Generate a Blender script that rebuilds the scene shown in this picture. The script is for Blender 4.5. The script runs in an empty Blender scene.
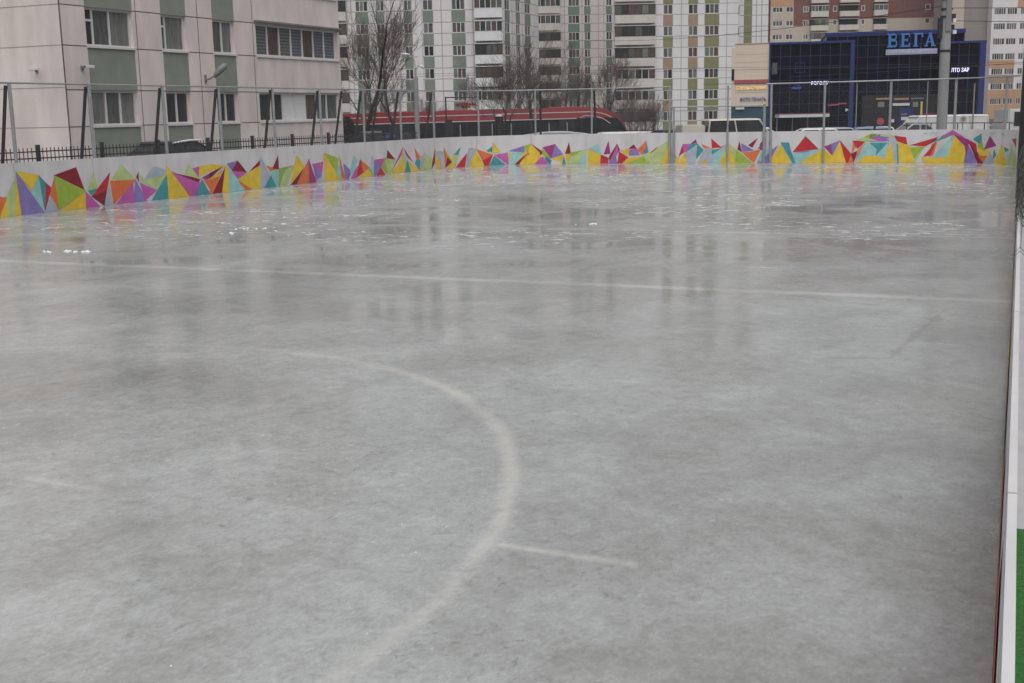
import bpy, bmesh, math, random
from mathutils import Vector, Matrix, Euler
R_ = math.radians
random.seed(7)
SC = bpy.context.scene
COL = SC.collection

# ------------------------------------------------------------------ camera
F_PX, W_PX, H_PX, EYE = 1200.0, 1024, 683, 2.1
pitch = math.atan((341.5 - 113) / F_PX); roll = R_(1.15)
fw = Vector((0, math.cos(pitch), -math.sin(pitch))); rt = Vector((1, 0, 0)); upv = rt.cross(fw)
cR = math.cos(roll) * rt - math.sin(roll) * upv
cU = math.cos(roll) * upv + math.sin(roll) * rt
cam_d = bpy.data.cameras.new('camera'); cam = bpy.data.objects.new('camera', cam_d); COL.objects.link(cam)
m3 = Matrix((cR, cU, -fw)).transposed(); cam.matrix_world = Matrix.Translation((0, 0, EYE)) @ m3.to_4x4()
cam_d.sensor_width = 36; cam_d.lens = F_PX * 36 / W_PX; cam_d.clip_start = 0.05; cam_d.clip_end = 3000
SC.camera = cam
SC.render.resolution_x = W_PX; SC.render.resolution_y = H_PX

# ------------------------------------------------------------------ sky, sun, exposure
SUN_EL, SUN_ROT = R_(64), R_(178)
w = bpy.data.worlds.new('World'); SC.world = w; w.use_nodes = True
nt = w.node_tree; nt.nodes.clear()
sky = nt.nodes.new('ShaderNodeTexSky'); sky.sky_type = 'NISHITA'; sky.sun_disc = False
sky.sun_elevation = SUN_EL; sky.sun_rotation = SUN_ROT; sky.air_density = 1.0; sky.dust_density = 6.0; sky.ozone_density = 1.0
hs = nt.nodes.new('ShaderNodeHueSaturation'); hs.inputs['Saturation'].default_value = 0.16
bg = nt.nodes.new('ShaderNodeBackground'); bg.inputs['Strength'].default_value = 0.13
wo = nt.nodes.new('ShaderNodeOutputWorld')
nt.links.new(sky.outputs[0], hs.inputs['Color']); nt.links.new(hs.outputs[0], bg.inputs[0]); nt.links.new(bg.outputs[0], wo.inputs[0])
sl = bpy.data.lights.new('sun', 'SUN'); sl.energy = 0.5; sl.angle = R_(80); sl.color = (1.0, 0.965, 0.94)
sun = bpy.data.objects.new('sun', sl); COL.objects.link(sun)
sun.rotation_euler = Vector((math.sin(SUN_ROT) * math.cos(SUN_EL), math.cos(SUN_ROT) * math.cos(SUN_EL), math.sin(SUN_EL))).to_track_quat('Z', 'Y').to_euler()
SC.view_settings.view_transform = 'Standard'; SC.view_settings.look = 'None'
SC.view_settings.exposure = 0.1; SC.view_settings.gamma = 1.0; SC.view_settings.use_curve_mapping = False

# ------------------------------------------------------------------ helpers
def px_dir(u, v):
    return (fw * F_PX + cR * (u - 512) + cU * (341.5 - v)) / F_PX
def at(u, Y, z=0.0):
    """ground position for a measured bearing (photo column u) at world distance Y"""
    d = px_dir(u, 118); return Vector((d.x / d.y * Y, Y, z))

class MB:
    def __init__(s): s.v = []; s.f = []; s.m = []
    def add(s, vs, fs, mi=0):
        n = len(s.v); s.v += [tuple(p) for p in vs]; s.f += [tuple(i + n for i in f) for f in fs]; s.m += [mi] * len(fs)
    def quad(s, a, b, c, d, mi=0): s.add([a, b, c, d], [(0, 1, 2, 3)], mi)
    def box(s, x0, x1, y0, y1, z0, z1, mi=0):
        s.add([(x0,y0,z0),(x1,y0,z0),(x1,y1,z0),(x0,y1,z0),(x0,y0,z1),(x1,y0,z1),(x1,y1,z1),(x0,y1,z1)],
              [(0,3,2,1),(4,5,6,7),(0,1,5,4),(1,2,6,5),(2,3,7,6),(3,0,4,7)], mi)
    def tube(s, pts, rad, n=8, mi=0, cap=True):
        pts = [Vector(p) for p in pts]; rs = rad if isinstance(rad, (list, tuple)) else [rad] * len(pts)
        rings = []; base = len(s.v)
        for i, p in enumerate(pts):
            t = (pts[min(i + 1, len(pts) - 1)] - pts[max(i - 1, 0)]).normalized()
            a = Vector((0, 0, 1)) if abs(t.z) < 0.9 else Vector((1, 0, 0))
            x = t.cross(a).normalized(); y = t.cross(x)
            for k in range(n):
                an = 2 * math.pi * k / n
                s.v.append(tuple(p + (x * math.cos(an) + y * math.sin(an)) * rs[i]))
        for i in range(len(pts) - 1):
            for k in range(n):
                a0 = base + i * n + k; a1 = base + i * n + (k + 1) % n
                s.f.append((a0, a1, a1 + n, a0 + n)); s.m.append(mi)
        if cap:
            s.f.append(tuple(base + k for k in range(n))[::-1]); s.m.append(mi)
            s.f.append(tuple(base + (len(pts) - 1) * n + k for k in range(n))); s.m.append(mi)
    def prism(s, poly, y0, y1, mi=0):
        """poly in (x,z), extruded along y"""
        n = len(poly); s.add([(x, y0, z) for x, z in poly] + [(x, y1, z) for x, z in poly],
            [tuple(range(n)), tuple(range(2 * n - 1, n - 1, -1))] + [(i, n + i, n + (i + 1) % n, (i + 1) % n) for i in range(n)], mi)
    def mesh(s, name, mats):
        me = bpy.data.meshes.new(name); me.from_pydata(s.v, [], s.f)
        for m in (mats if isinstance(mats, (list, tuple)) else [mats]): me.materials.append(m)
        me.polygons.foreach_set('material_index', s.m); me.update(); return me
    def build(s, name, mats, parent=None, smooth=False, bevel=0, loc=None, rz=0):
        me = s.mesh(name, mats)
        if bevel or smooth:
            bm = bmesh.new(); bm.from_mesh(me); bmesh.ops.recalc_face_normals(bm, faces=bm.faces)
            if bevel: bmesh.ops.bevel(bm, geom=list(bm.edges), offset=bevel, segments=2, affect='EDGES', clamp_overlap=True)
            bm.to_mesh(me); bm.free()
        if smooth:
            me.polygons.foreach_set('use_smooth', [True] * len(me.polygons))
        return obj(name, me, parent, loc, rz)
def obj(name, me, parent=None, loc=None, rz=0):
    o = bpy.data.objects.new(name, me); COL.objects.link(o)
    if parent: o.parent = parent
    if loc is not None: o.location = loc
    o.rotation_euler = (0, 0, rz); return o
def tag(o, label=None, cat=None, group=None, kind=None):
    if label: o['label'] = label
    if cat: o['category'] = cat
    if group: o['group'] = group
    if kind: o['kind'] = kind
    return o
def empty(name, loc, rz=0, label=None, cat=None, group=None):
    o = bpy.data.objects.new(name, None); COL.objects.link(o); o.location = loc; o.rotation_euler = (0, 0, rz)
    return tag(o, label, cat, group)
def copy_tree(o, parent=None):
    c = o.copy(); COL.objects.link(c); c.parent = parent
    for ch in list(o.children): copy_tree(ch, c)
    return c

# ------------------------------------------------------------------ materials
def mat(name, col, rough=0.7, metal=0.0, spec=0.5, var=0.0, scale=3.0, emit=0.0, bump=0.0, stretch=None, det=4):
    m = bpy.data.materials.new(name); m.use_nodes = True; t = m.node_tree; b = t.nodes['Principled BSDF']
    b.inputs['Base Color'].default_value = (*col, 1); b.inputs['Roughness'].default_value = rough
    b.inputs['Metallic'].default_value = metal; b.inputs['Specular IOR Level'].default_value = spec
    if var or bump:
        tc = t.nodes.new('ShaderNodeTexCoord'); n = t.nodes.new('ShaderNodeTexNoise'); n.inputs['Scale'].default_value = scale; n.inputs['Detail'].default_value = det
        if stretch:
            mp = t.nodes.new('ShaderNodeMapping'); mp.inputs['Scale'].default_value = stretch
            t.links.new(tc.outputs['Object'], mp.inputs[0]); t.links.new(mp.outputs[0], n.inputs['Vector'])
        else: t.links.new(tc.outputs['Object'], n.inputs['Vector'])
        if var:
            r = t.nodes.new('ShaderNodeMapRange'); r.inputs[1].default_value = 0.3; r.inputs[2].default_value = 0.7
            r.inputs[3].default_value = 1 - var; r.inputs[4].default_value = 1 + var * 0.6
            mx = t.nodes.new('ShaderNodeVectorMath'); mx.operation = 'SCALE'; mx.inputs[0].default_value = col
            t.links.new(n.outputs[0], r.inputs[0]); t.links.new(r.outputs[0], mx.inputs['Scale']); t.links.new(mx.outputs[0], b.inputs['Base Color'])
        if bump:
            bp = t.nodes.new('ShaderNodeBump'); bp.inputs['Strength'].default_value = bump; bp.inputs['Distance'].default_value = 0.02
            t.links.new(n.outputs[0], bp.inputs['Height']); t.links.new(bp.outputs[0], b.inputs['Normal'])
    if emit:
        b.inputs['Emission Color'].default_value = (*col, 1); b.inputs['Emission Strength'].default_value = emit
    return m
M = {}
M['pinkpanel'] = mat('pale_pink_concrete', (0.70, 0.62, 0.59), 0.9, det=9, var=0.16, scale=1.2, stretch=(1, 1, 0.35), bump=0.1)
M['pinkpanel_b'] = mat('pale_pink_concrete_b', (0.67, 0.60, 0.57), 0.9, det=9, var=0.15, scale=1.6, stretch=(1, 1, 0.3))
M['sagepanel'] = mat('sage_green_panel', (0.24, 0.268, 0.222), 0.9, var=0.10, scale=1.5)
M['joint'] = mat('dark_panel_joint', (0.14, 0.10, 0.10), 0.9)
M['jointred'] = mat('brownish_panel_joint', (0.34, 0.27, 0.27), 0.9)
M['white_pvc'] = mat('white_window_frame', (0.62, 0.59, 0.59), 0.5)
M['white_far'] = mat('far_window_frame', (0.56, 0.55, 0.55), 0.6)
M['glass_dark'] = mat('dark_window_glass', (0.030, 0.032, 0.034), 0.08)
M['glass_mid'] = mat('grey_window_glass', (0.10, 0.106, 0.102), 0.12, var=0.4, scale=2.0, stretch=(5, 5, 1))
M['glass_curtain'] = mat('curtained_window_glass', (0.17, 0.175, 0.165), 0.3, var=0.35, scale=2.5, stretch=(6, 6, 0.6))
M['glass_brown'] = mat('brown_window_glass', (0.10, 0.075, 0.06), 0.2, var=0.4, scale=2.0, stretch=(5, 5, 1))
M['lit'] = mat('lit_room_window', (0.55, 0.50, 0.28), 0.5, emit=0.12)
M['farpanel'] = mat('pale_concrete_panels', (0.66, 0.64, 0.63), 0.9, var=0.09, scale=0.35, stretch=(1, 1, 0.6))
M['farpanel_b'] = mat('beige_concrete_panels', (0.58, 0.54, 0.505), 0.9, var=0.09, scale=0.35)
M['farpanel_c'] = mat('whitish_tiled_panels', (0.68, 0.67, 0.68), 0.9, var=0.08, scale=0.4)
M['green_a'] = mat('grey_green_panel', (0.20, 0.235, 0.195), 0.9, var=0.12, scale=0.8)
M['green_b'] = mat('teal_green_panel', (0.15, 0.205, 0.17), 0.9, var=0.12, scale=0.8)
M['olive'] = mat('olive_panel', (0.22, 0.22, 0.115), 0.9, var=0.12, scale=0.8)
M['tanp'] = mat('tan_panel', (0.33, 0.24, 0.17), 0.9, var=0.12, scale=0.8)
M['balc_white'] = mat('white_balcony_parapet', (0.68, 0.68, 0.69), 0.8, var=0.06, scale=1)
M['balc_cream'] = mat('cream_balcony_parapet', (0.56, 0.53, 0.49), 0.8, var=0.08, scale=1)
M['brick'] = mat('red_brown_brick', (0.19, 0.085, 0.07), 0.9, var=0.15, scale=1.5)
M['creamD'] = mat('cream_plaster', (0.48, 0.42, 0.36), 0.9, var=0.08, scale=0.5)
M['orange'] = mat('orange_band', (0.48, 0.29, 0.17), 0.9, var=0.1, scale=0.5)
M['whiteF'] = mat('pinkish_white_panels', (0.68, 0.64, 0.65), 0.9, var=0.07, scale=0.5)
M['greyE'] = mat('warm_grey_panels', (0.26, 0.235, 0.225), 0.9, var=0.07, scale=0.5)
M['roof'] = mat('dark_roofing', (0.10, 0.10, 0.10), 0.95)
M['bluetrim'] = mat('royal_blue_trim', (0.018, 0.028, 0.15), 0.45, var=0.1, scale=1)
M['navyglass'] = mat('navy_tinted_glass', (0.008, 0.009, 0.018), 0.25, spec=0.10, var=0.5, scale=0.8)
M['navyframe'] = mat('navy_mullion', (0.014, 0.018, 0.055), 0.4)
M['shopcream'] = mat('cream_siding', (0.63, 0.54, 0.44), 0.8, var=0.06, scale=1, stretch=(0.2, 0.2, 5))
M['redband'] = mat('faded_red_band', (0.38, 0.09, 0.10), 0.7, var=0.2, scale=6)
M['tealwall'] = mat('dark_teal_wall', (0.035, 0.085, 0.12), 0.6, var=0.2, scale=1)
M['steel'] = mat('galvanised_steel', (0.30, 0.32, 0.33), 0.5, metal=0.3, var=0.12, scale=6)
M['black'] = mat('black_paint', (0.022, 0.020, 0.020), 0.5)
M['iron'] = mat('black_iron', (0.03, 0.027, 0.027), 0.6)
M['wire'] = mat('fence_wire', (0.25, 0.25, 0.26), 0.5, metal=0.5)
M['darkwire'] = mat('rusty_dark_wire', (0.05, 0.045, 0.042), 0.6)
M['concrete_pole'] = mat('grey_concrete_pole', (0.30, 0.30, 0.30), 0.9, var=0.12, scale=2, stretch=(1, 1, 0.2))
M['board'] = mat('white_board', (0.58, 0.565, 0.575), 0.45, var=0.12, scale=2.2, stretch=(1, 1, 0.5), det=9)
M['bark'] = mat('dark_bark', (0.06, 0.05, 0.046), 0.95, var=0.2, scale=3)
M['twig'] = mat('thin_twigs', (0.10, 0.08, 0.073), 0.95)
M['tyre'] = mat('tyre_rubber', (0.02, 0.02, 0.02), 0.8)
M['rim'] = mat('wheel_rim', (0.4, 0.4, 0.42), 0.35, metal=0.8)
M['carglass'] = mat('car_glass', (0.02, 0.024, 0.028), 0.06)
M['headlight'] = mat('headlight_glass', (0.5, 0.5, 0.5), 0.15)
M['taillight'] = mat('tail_light', (0.35, 0.02, 0.02), 0.2)
M['snow'] = mat('old_snow', (0.74, 0.75, 0.77), 0.8, bump=0.5, var=0.08, scale=8)
M['tramred'] = mat('tram_red_paint', (0.20, 0.010, 0.020), 0.3, var=0.1, scale=2)
M['tramwhite'] = mat('tram_white_stripe', (0.50, 0.44, 0.45), 0.4)
M['lampgrey'] = mat('lamp_grey', (0.20, 0.20, 0.205), 0.5)
M['camwhite'] = mat('camera_white', (0.66, 0.66, 0.66), 0.5)
M['signwhite'] = mat('sign_white', (0.62, 0.62, 0.64), 0.5)
M['signblue'] = mat('sign_blue', (0.05, 0.12, 0.42), 0.5)
M['letterblue'] = mat('backlit_blue_letters', (0.05, 0.16, 0.42), 0.4, emit=0.12)
M['litwhite'] = mat('lit_sign_letters', (0.80, 0.74, 1.0), 0.4, emit=1.0)
M['lityellow'] = mat('lit_yellow_letters', (0.85, 0.62, 0.25), 0.4, emit=0.35)
M['lilac'] = mat('lilac_sign_strip', (0.30, 0.31, 0.47), 0.5, emit=0.12)
M['darkpanel'] = mat('dark_shopfront', (0.018, 0.015, 0.018), 0.5, var=0.4, scale=3)
M['yellowpost'] = mat('yellow_post', (0.62, 0.48, 0.18), 0.6)
M['awning'] = mat('pale_awning', (0.55, 0.60, 0.60), 0.6)
M['maroon'] = mat('maroon_strip', (0.20, 0.03, 0.04), 0.6)
M['turf'] = mat('green_turf', (0.030, 0.135, 0.022), 0.95, var=0.35, scale=60, bump=0.6)
M['slush'] = mat('slush', (0.42, 0.42, 0.44), 0.6, var=0.12, scale=3)
# striped blinds behind glass
def stripes(name, c0, c1, n):
    m = bpy.data.materials.new(name); m.use_nodes = True; t = m.node_tree; b = t.nodes['Principled BSDF']; b.inputs['Roughness'].default_value = 0.35
    tc = t.nodes.new('ShaderNodeTexCoord'); sp = t.nodes.new('ShaderNodeSeparateXYZ'); mu = t.nodes.new('ShaderNodeMath'); mu.operation = 'MULTIPLY'; mu.inputs[1].default_value = n
    fr = t.nodes.new('ShaderNodeMath'); fr.operation = 'FRACT'; gt = t.nodes.new('ShaderNodeMapRange'); gt.inputs[1].default_value = 0.35; gt.inputs[2].default_value = 0.6
    mx = t.nodes.new('ShaderNodeMix'); mx.data_type = 'RGBA'; mx.inputs[6].default_value = (*c0, 1); mx.inputs[7].default_value = (*c1, 1)
    t.links.new(tc.outputs['Object'], sp.inputs[0]); t.links.new(sp.outputs[2], mu.inputs[0]); t.links.new(mu.outputs[0], fr.inputs[0]); t.links.new(fr.outputs[0], gt.inputs[0])
    t.links.new(gt.outputs[0], mx.inputs[0]); t.links.new(mx.outputs[2], b.inputs['Base Color']); return m
M['blind_green'] = stripes('striped_grey_green_blind', (0.07, 0.078, 0.075), (0.15, 0.165, 0.155), 7.2)
M['blind_blue'] = stripes('striped_blue_grey_blind', (0.07, 0.075, 0.09), (0.15, 0.16, 0.185), 7.2)
PAINT = {'Y': (0.60, 0.42, 0.035), 'L': (0.27, 0.38, 0.045), 'G': (0.38, 0.46, 0.20), 'g': (0.22, 0.31, 0.09), 'R': (0.20, 0.010, 0.022), 'r': (0.42, 0.018, 0.030),
         'O': (0.58, 0.14, 0.045), 'P': (0.20, 0.16, 0.38), 'M': (0.42, 0.09, 0.31), 'm': (0.28, 0.03, 0.16), 'T': (0.045, 0.24, 0.27), 'C': (0.26, 0.46, 0.46), 'A': (0.34, 0.37, 0.43), 'S': (0.52, 0.22, 0.17)}
PK = list(PAINT)
for k in PK: M['paint_' + k] = mat('mural_paint_' + k, tuple(min(.85, c_ * 1.12) for c_ in PAINT[k]), 0.5, var=0.16, scale=4, det=9)

# ------------------------------------------------------------------ rink frame: local x across, local y along
AZ = R_(23.3)
BL, BR, AE, RL, RR, A0 = -21.4, -0.33, 47.05, 4.8, 3.4, -6.0
def arc(cx, cy, r, t0, t1, n): return [(cx + r * math.cos(t0 + (t1 - t0) * i / (n - 1)), cy + r * math.sin(t0 + (t1 - t0) * i / (n - 1))) for i in range(n)]
PATH = [(BL, A0), (BL, AE - RL)] + arc(BL + RL, AE - RL, RL, math.pi, math.pi / 2, 13)[1:] + arc(BR - RR, AE - RR, RR, math.pi / 2, 0, 11) + [(BR + 0.395, A0)]
PS = [0.0]
for p, q in zip(PATH, PATH[1:]): PS.append(PS[-1] + math.hypot(q[0] - p[0], q[1] - p[1]))
def on_path(s, out=0.0):
    s = min(max(s, 0), PS[-1] - 1e-4)
    for i in range(len(PATH) - 1):
        if s <= PS[i + 1]: break
    p, q = PATH[i], PATH[i + 1]; L = PS[i + 1] - PS[i]; t = (s - PS[i]) / L
    tx, ty = (q[0] - p[0]) / L, (q[1] - p[1]) / L
    # outward = left of the travel direction (clockwise path)
    return (p[0] + (q[0] - p[0]) * t - ty * out, p[1] + (q[1] - p[1]) * t + tx * out)
def fine(s0, s1):
    return [s0] + [s for s in PS if s0 + 1e-3 < s < s1 - 1e-3] + [s1]
def rink_pt(b, a, z=0.0):
    return Vector((b * math.cos(AZ) + a * math.sin(AZ), -b * math.sin(AZ) + a * math.cos(AZ), z))
def ground_z(y):
    if y < 47: return -0.03
    if y < 56: return -0.03 - 0.27 * (y - 47) / 9
    if y < 95: return -0.30 - 0.65 * (y - 56) / 39
    return -0.95

# ------------------------------------------------------------------ ground, road
g = MB(); ys = [-75, -20, 0, 20, 46.99, 56, 70, 84, 95, 130, 200, 320, 600, 890]; xs = [-890, -200, -60, -20, 0, 20, 60, 200, 890]
n0 = len(xs)
g.add([(x, y, ground_z(y) - (0.0 if True else 0)) for y in ys for x in xs], [(j * n0 + i, j * n0 + i + 1, (j + 1) * n0 + i + 1, (j + 1) * n0 + i) for j in range(len(ys) - 1) for i in range(n0 - 1)])
M['ground'] = mat('wet_asphalt_ground', (0.075, 0.073, 0.072), 0.55, var=0.35, scale=0.5, det=8)
tag(g.build('ground', M['ground']), kind='structure')
M['roadm'] = mat('wet_road', (0.055, 0.055, 0.056), 0.4, var=0.2, scale=0.8)
rd = MB(); rd.quad((-300, 96.5, -0.94), (300, 96.5, -0.94), (300, 111, -0.94), (-300, 111, -0.94)); tag(rd.build('road', M['roadm']), kind='structure')
kb = MB(); kb.box(-300, 300, 96.2, 96.5, -1.0, -0.81); kb.box(-300, 300, 111.0, 111.3, -1.0, -0.81); tag(kb.build('kerb', M['concrete_pole']), kind='structure')
rl = MB()
for y in (98.8, 100.32): rl.box(-300, 300, y - 0.03, y + 0.03, -0.95, -0.925)
tag(rl.build('tram_track', M['steel']), kind='structure')

# ------------------------------------------------------------------ ice
ice = MB(); inner = [on_path(s, 0.0) for s in PS]
ice.add([(x, y, 0) for x, y in inner], [tuple(range(len(inner)))[::-1]])
def ice_mat():
    m = bpy.data.materials.new('wet_grey_ice'); m.use_nodes = True; t = m.node_tree; b = t.nodes['Principled BSDF']; L = t.links.new
    def N(k, **kw):
        n = t.nodes.new(k)
        for a, v in kw.items(): setattr(n, a, v)
        return n
    def math_(op, a, b_=None, clamp=False):
        n = N('ShaderNodeMath', operation=op, use_clamp=clamp)
        for i, x in enumerate((a, b_)):
            if x is None: continue
            if isinstance(x, (int, float)): n.inputs[i].default_value = x
            else: L(x, n.inputs[i])
        return n.outputs[0]
    def mr(x, a, b_, c, d, smooth=True):
        n = N('ShaderNodeMapRange'); n.interpolation_type = 'SMOOTHSTEP' if smooth else 'LINEAR'
        L(x, n.inputs[0])
        for i, v in enumerate((a, b_, c, d)): n.inputs[i + 1].default_value = v
        return n.outputs[0]
    tc = N('ShaderNodeTexCoord'); sp = N('ShaderNodeSeparateXYZ'); L(tc.outputs['Object'], sp.inputs[0]); X, Y = sp.outputs[0], sp.outputs[1]
    def noise(sc, det=4, rough=0.5, st=None, dist=0.0, off=0):
        n = N('ShaderNodeTexNoise'); n.inputs['Scale'].default_value = sc; n.inputs['Detail'].default_value = det; n.inputs['Roughness'].default_value = rough; n.inputs['Distortion'].default_value = dist
        mp = N('ShaderNodeMapping'); mp.inputs['Scale'].default_value = st or (1, 1, 1); mp.inputs['Location'].default_value = (off, off, 0); mp.inputs['Rotation'].default_value = (0, 0, AZ)
        L(tc.outputs['Object'], mp.inputs[0]); L(mp.outputs[0], n.inputs['Vector']); return n.outputs[0]
    big = noise(0.28, 3, 0.5, dist=0.6); mid = noise(1.3, 6, 0.62, (1, .8, 1), dist=0.5, off=5); fin = noise(9, 8, 0.75, (1, .8, 1), dist=.25, off=9); tiny = noise(42, 4, 0.75, (1, .6, 1), off=3)
    f = math_('ADD', math_('ADD', math_('MULTIPLY', big, 0.26), math_('MULTIPLY', mid, 0.26)), math_('ADD', math_('MULTIPLY', fin, 0.28), math_('MULTIPLY', tiny, 0.20)))
    cr = N('ShaderNodeValToRGB'); e = cr.color_ramp; e.elements[0].position = 0.39; e.elements[0].color = (0.205, 0.205, 0.195, 1)
    e.elements[1].position = 0.61; e.elements[1].color = (0.42, 0.435, 0.435, 1)
    el = e.elements.new(0.5); el.color = (0.305, 0.312, 0.307, 1)
    L(f, cr.inputs[0]); col = cr.outputs[0]
    # small dark melt flecks and pale frost flecks
    area = mr(noise(0.7, 4, .6, off=71), .40, .60, .15, 1)
    dk = math_('MULTIPLY', mr(noise(13, 5, .7, (1, .7, 1), dist=.6, off=73), .56, .68, 0, .42), area)
    mx = N('ShaderNodeMix', data_type='RGBA'); L(dk, mx.inputs[0]); L(col, mx.inputs[6]); mx.inputs[7].default_value = (0.12, 0.118, 0.11, 1); col = mx.outputs[2]
    pl = math_('MULTIPLY', mr(noise(17, 5, .7, (1, .7, 1), dist=.6, off=83), .58, .70, 0, .38), mr(noise(0.5, 4, .6, off=87), .42, .60, .1, 1))
    mx = N('ShaderNodeMix', data_type='RGBA'); L(pl, mx.inputs[0]); L(col, mx.inputs[6]); mx.inputs[7].default_value = (0.60, 0.63, 0.65, 1); col = mx.outputs[2]
    # painted lines under the ice, soft edged
    wob = math_('MULTIPLY', math_('SUBTRACT', noise(0.9, 3, off=2), 0.5), 0.10)
    def ring(cx, cy, r, ry, hw, soft):
        dx = math_('SUBTRACT', X, cx); dy = math_('SUBTRACT', Y, cy)
        dy = math_('MULTIPLY', dy, r / ry)
        d = math_('SQRT', math_('ADD', math_('MULTIPLY', dx, dx), math_('MULTIPLY', dy, dy)))
        d = math_('ABSOLUTE', math_('ADD', math_('SUBTRACT', d, r), wob)); return mr(d, hw, hw + soft, 1, 0)
    def seg(x0, y0, x1, y1, hw, soft, wb=None):
        l2 = (x1 - x0) ** 2 + (y1 - y0) ** 2
        px = math_('SUBTRACT', X, x0); py = math_('SUBTRACT', Y, y0)
        tt = math_('DIVIDE', math_('ADD', math_('MULTIPLY', px, x1 - x0), math_('MULTIPLY', py, y1 - y0)), l2, True)
        ex = math_('SUBTRACT', px, math_('MULTIPLY', tt, x1 - x0)); ey = math_('SUBTRACT', py, math_('MULTIPLY', tt, y1 - y0))
        d = math_('SQRT', math_('ADD', math_('MULTIPLY', ex, ex), math_('MULTIPLY', ey, ey)))
        if wb is not None: d = math_('ABSOLUTE', math_('ADD', d, wb))
        return mr(d, hw, hw + soft, 1, 0)
    paint = math_('MULTIPLY', ring(*RING, 0.0, 0.095), math_('MULTIPLY', mr(X, -9.0, -3.6, .30, .85), mr(Y, 8.0, 9.2, 1, .7)))
    for s_ in LINES: paint = math_('MAXIMUM', paint, seg(*s_))
    faint = math_('MULTIPLY', mr(noise(.9, 5, .65, off=61), 0.34, 0.62, 0.10, 0.36), 1.0)
    pf = math_('MULTIPLY', paint, faint)
    mx = N('ShaderNodeMix', data_type='RGBA'); L(pf, mx.inputs[0]); L(col, mx.inputs[6]); mx.inputs[7].default_value = (0.74, 0.71, 0.64, 1); col = mx.outputs[2]
    # cracks
    ck = None
    for s_ in CRACKS:
        q = seg(*s_, math_('MULTIPLY', math_('SUBTRACT', noise(3.0, 5), 0.5), 0.25)); ck = q if ck is None else math_('MAXIMUM', ck, q)
    mx = N('ShaderNodeMix', data_type='RGBA'); L(math_('MULTIPLY', ck, 0.42), mx.inputs[0]); L(col, mx.inputs[6]); mx.inputs[7].default_value = (0.18, 0.17, 0.16, 1); col = mx.outputs[2]
    # frost crumbs in patches far out
    band = math_('MULTIPLY', mr(Y, 15.5, 20, 0, 1), mr(noise(0.16, 2, off=11), 0.42, 0.56, 0, 1))
    fl = math_('MULTIPLY', mr(noise(2.6, 6, 0.65, (0.9, 1.3, 1), dist=1.2, off=21), 0.585, 0.64, 0, 1), band)
    fl2 = math_('MULTIPLY', mr(noise(14, 3, 0.6, off=31), 0.70, 0.76, 0, 1), mr(noise(0.5, 3, off=41), 0.5, 0.62, 0, 1))
    fl = math_('MAXIMUM', math_('MULTIPLY', fl, 0.75), math_('MULTIPLY', fl2, 0.5))
    mx = N('ShaderNodeMix', data_type='RGBA'); L(fl, mx.inputs[0]); L(col, mx.inputs[6]); mx.inputs[7].default_value = (0.78, 0.80, 0.82, 1); col = mx.outputs[2]
    L(col, b.inputs['Base Color'])
    # wet film: patches of water and rougher frost
    wet = noise(0.45, 5, 0.6, (1, 1, 1), dist=0.8, off=51)
    ro = mr(wet, 0.36, 0.60, 0.05, 0.20)
    ro = math_('ADD', ro, math_('MULTIPLY', fin, 0.05)); ro = math_('ADD', ro, math_('MULTIPLY', fl, 0.35), True)
    L(ro, b.inputs['Roughness']); b.inputs['IOR'].default_value = 1.33
    bp = N('ShaderNodeBump'); bp.inputs['Strength'].default_value = 0.12; bp.inputs['Distance'].default_value = 0.0022
    hh = math_('ADD', math_('MULTIPLY', fin, 0.8), math_('ADD', math_('MULTIPLY', tiny, 0.25), math_('MULTIPLY', mid, 1.6))); L(hh, bp.inputs['Height']); L(bp.outputs[0], b.inputs['Normal'])
    return m
RING = (-6.58, 4.10, 4.29, 5.0)
LINES = [(-21.4, 14.0, -0.1, 13.85, 0.04, 0.15), (-2.31, 5.16, -1.62, 5.13, -0.01, 0.075), (-5.43, 5.23, -4.88, 5.18, -0.02, 0.09), (-3.39, 16.0, -3.05, 16.0, 0.03, 0.03),
         (-9.6, 18.7, -8.3, 20.6, 0.02, 0.08), (-21.4, 20.6, -0.1, 20.5, 0.03, 0.07)]
CRACKS = [(-1.6, 10.2, -1.0, 10.4, 0.004, 0.05), (-1.0, 10.4, -0.73, 13.07, 0.004, 0.05), (-2.4, 13.65, -1.45, 13.2, 0.004, 0.05)]
iceo = ice.build('ice', ice_mat(), rz=-AZ); tag(iceo, kind='structure')

# ------------------------------------------------------------------ apartment blocks
def window_mesh(wd, ht, n, fr, fm, glasses, fx=None, name='window'):
    """frame with n lights; front plane y=0, glass 4 cm behind"""
    b = MB(); t = fr
    b.box(0, wd, -0.02, 0.05, 0, t, 0); b.box(0, wd, -0.02, 0.05, ht - t, ht, 0)
    b.box(0, t, -0.02, 0.05, t, ht - t, 0); b.box(wd - t, wd, -0.02, 0.05, t, ht - t, 0)
    xs = [t + (wd - 2 * t) * i / n for i in range(n + 1)]
    if fx: xs = [t + (wd - 2 * t) * q for q in fx]; b.box(xs[0], xs[1] - t * .45, -0.017, 0.05, ht * .64, ht * .64 + t * .9, 0)
    for x in xs[1:-1]: b.box(x - t * 0.45, x + t * 0.45, -0.018, 0.05, t, ht - t, 0)
    for i in range(n): b.quad((xs[i], 0.03, t), (xs[i + 1], 0.03, t), (xs[i + 1], 0.03, ht - t), (xs[i], 0.03, ht - t), 1 + i)
    return b.mesh(name, [fm] + list(glasses))
class WallMB(MB):
    def __init__(s): super().__init__(); s.keys = []
    def k(s, key):
        if key not in s.keys: s.keys.append(key)
        return s.keys.index(key)
    def mats(s): return [M[k] for k in s.keys]
GL = ['glass_dark', 'glass_mid', 'glass_curtain', 'glass_brown', 'glass_mid']
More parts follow.
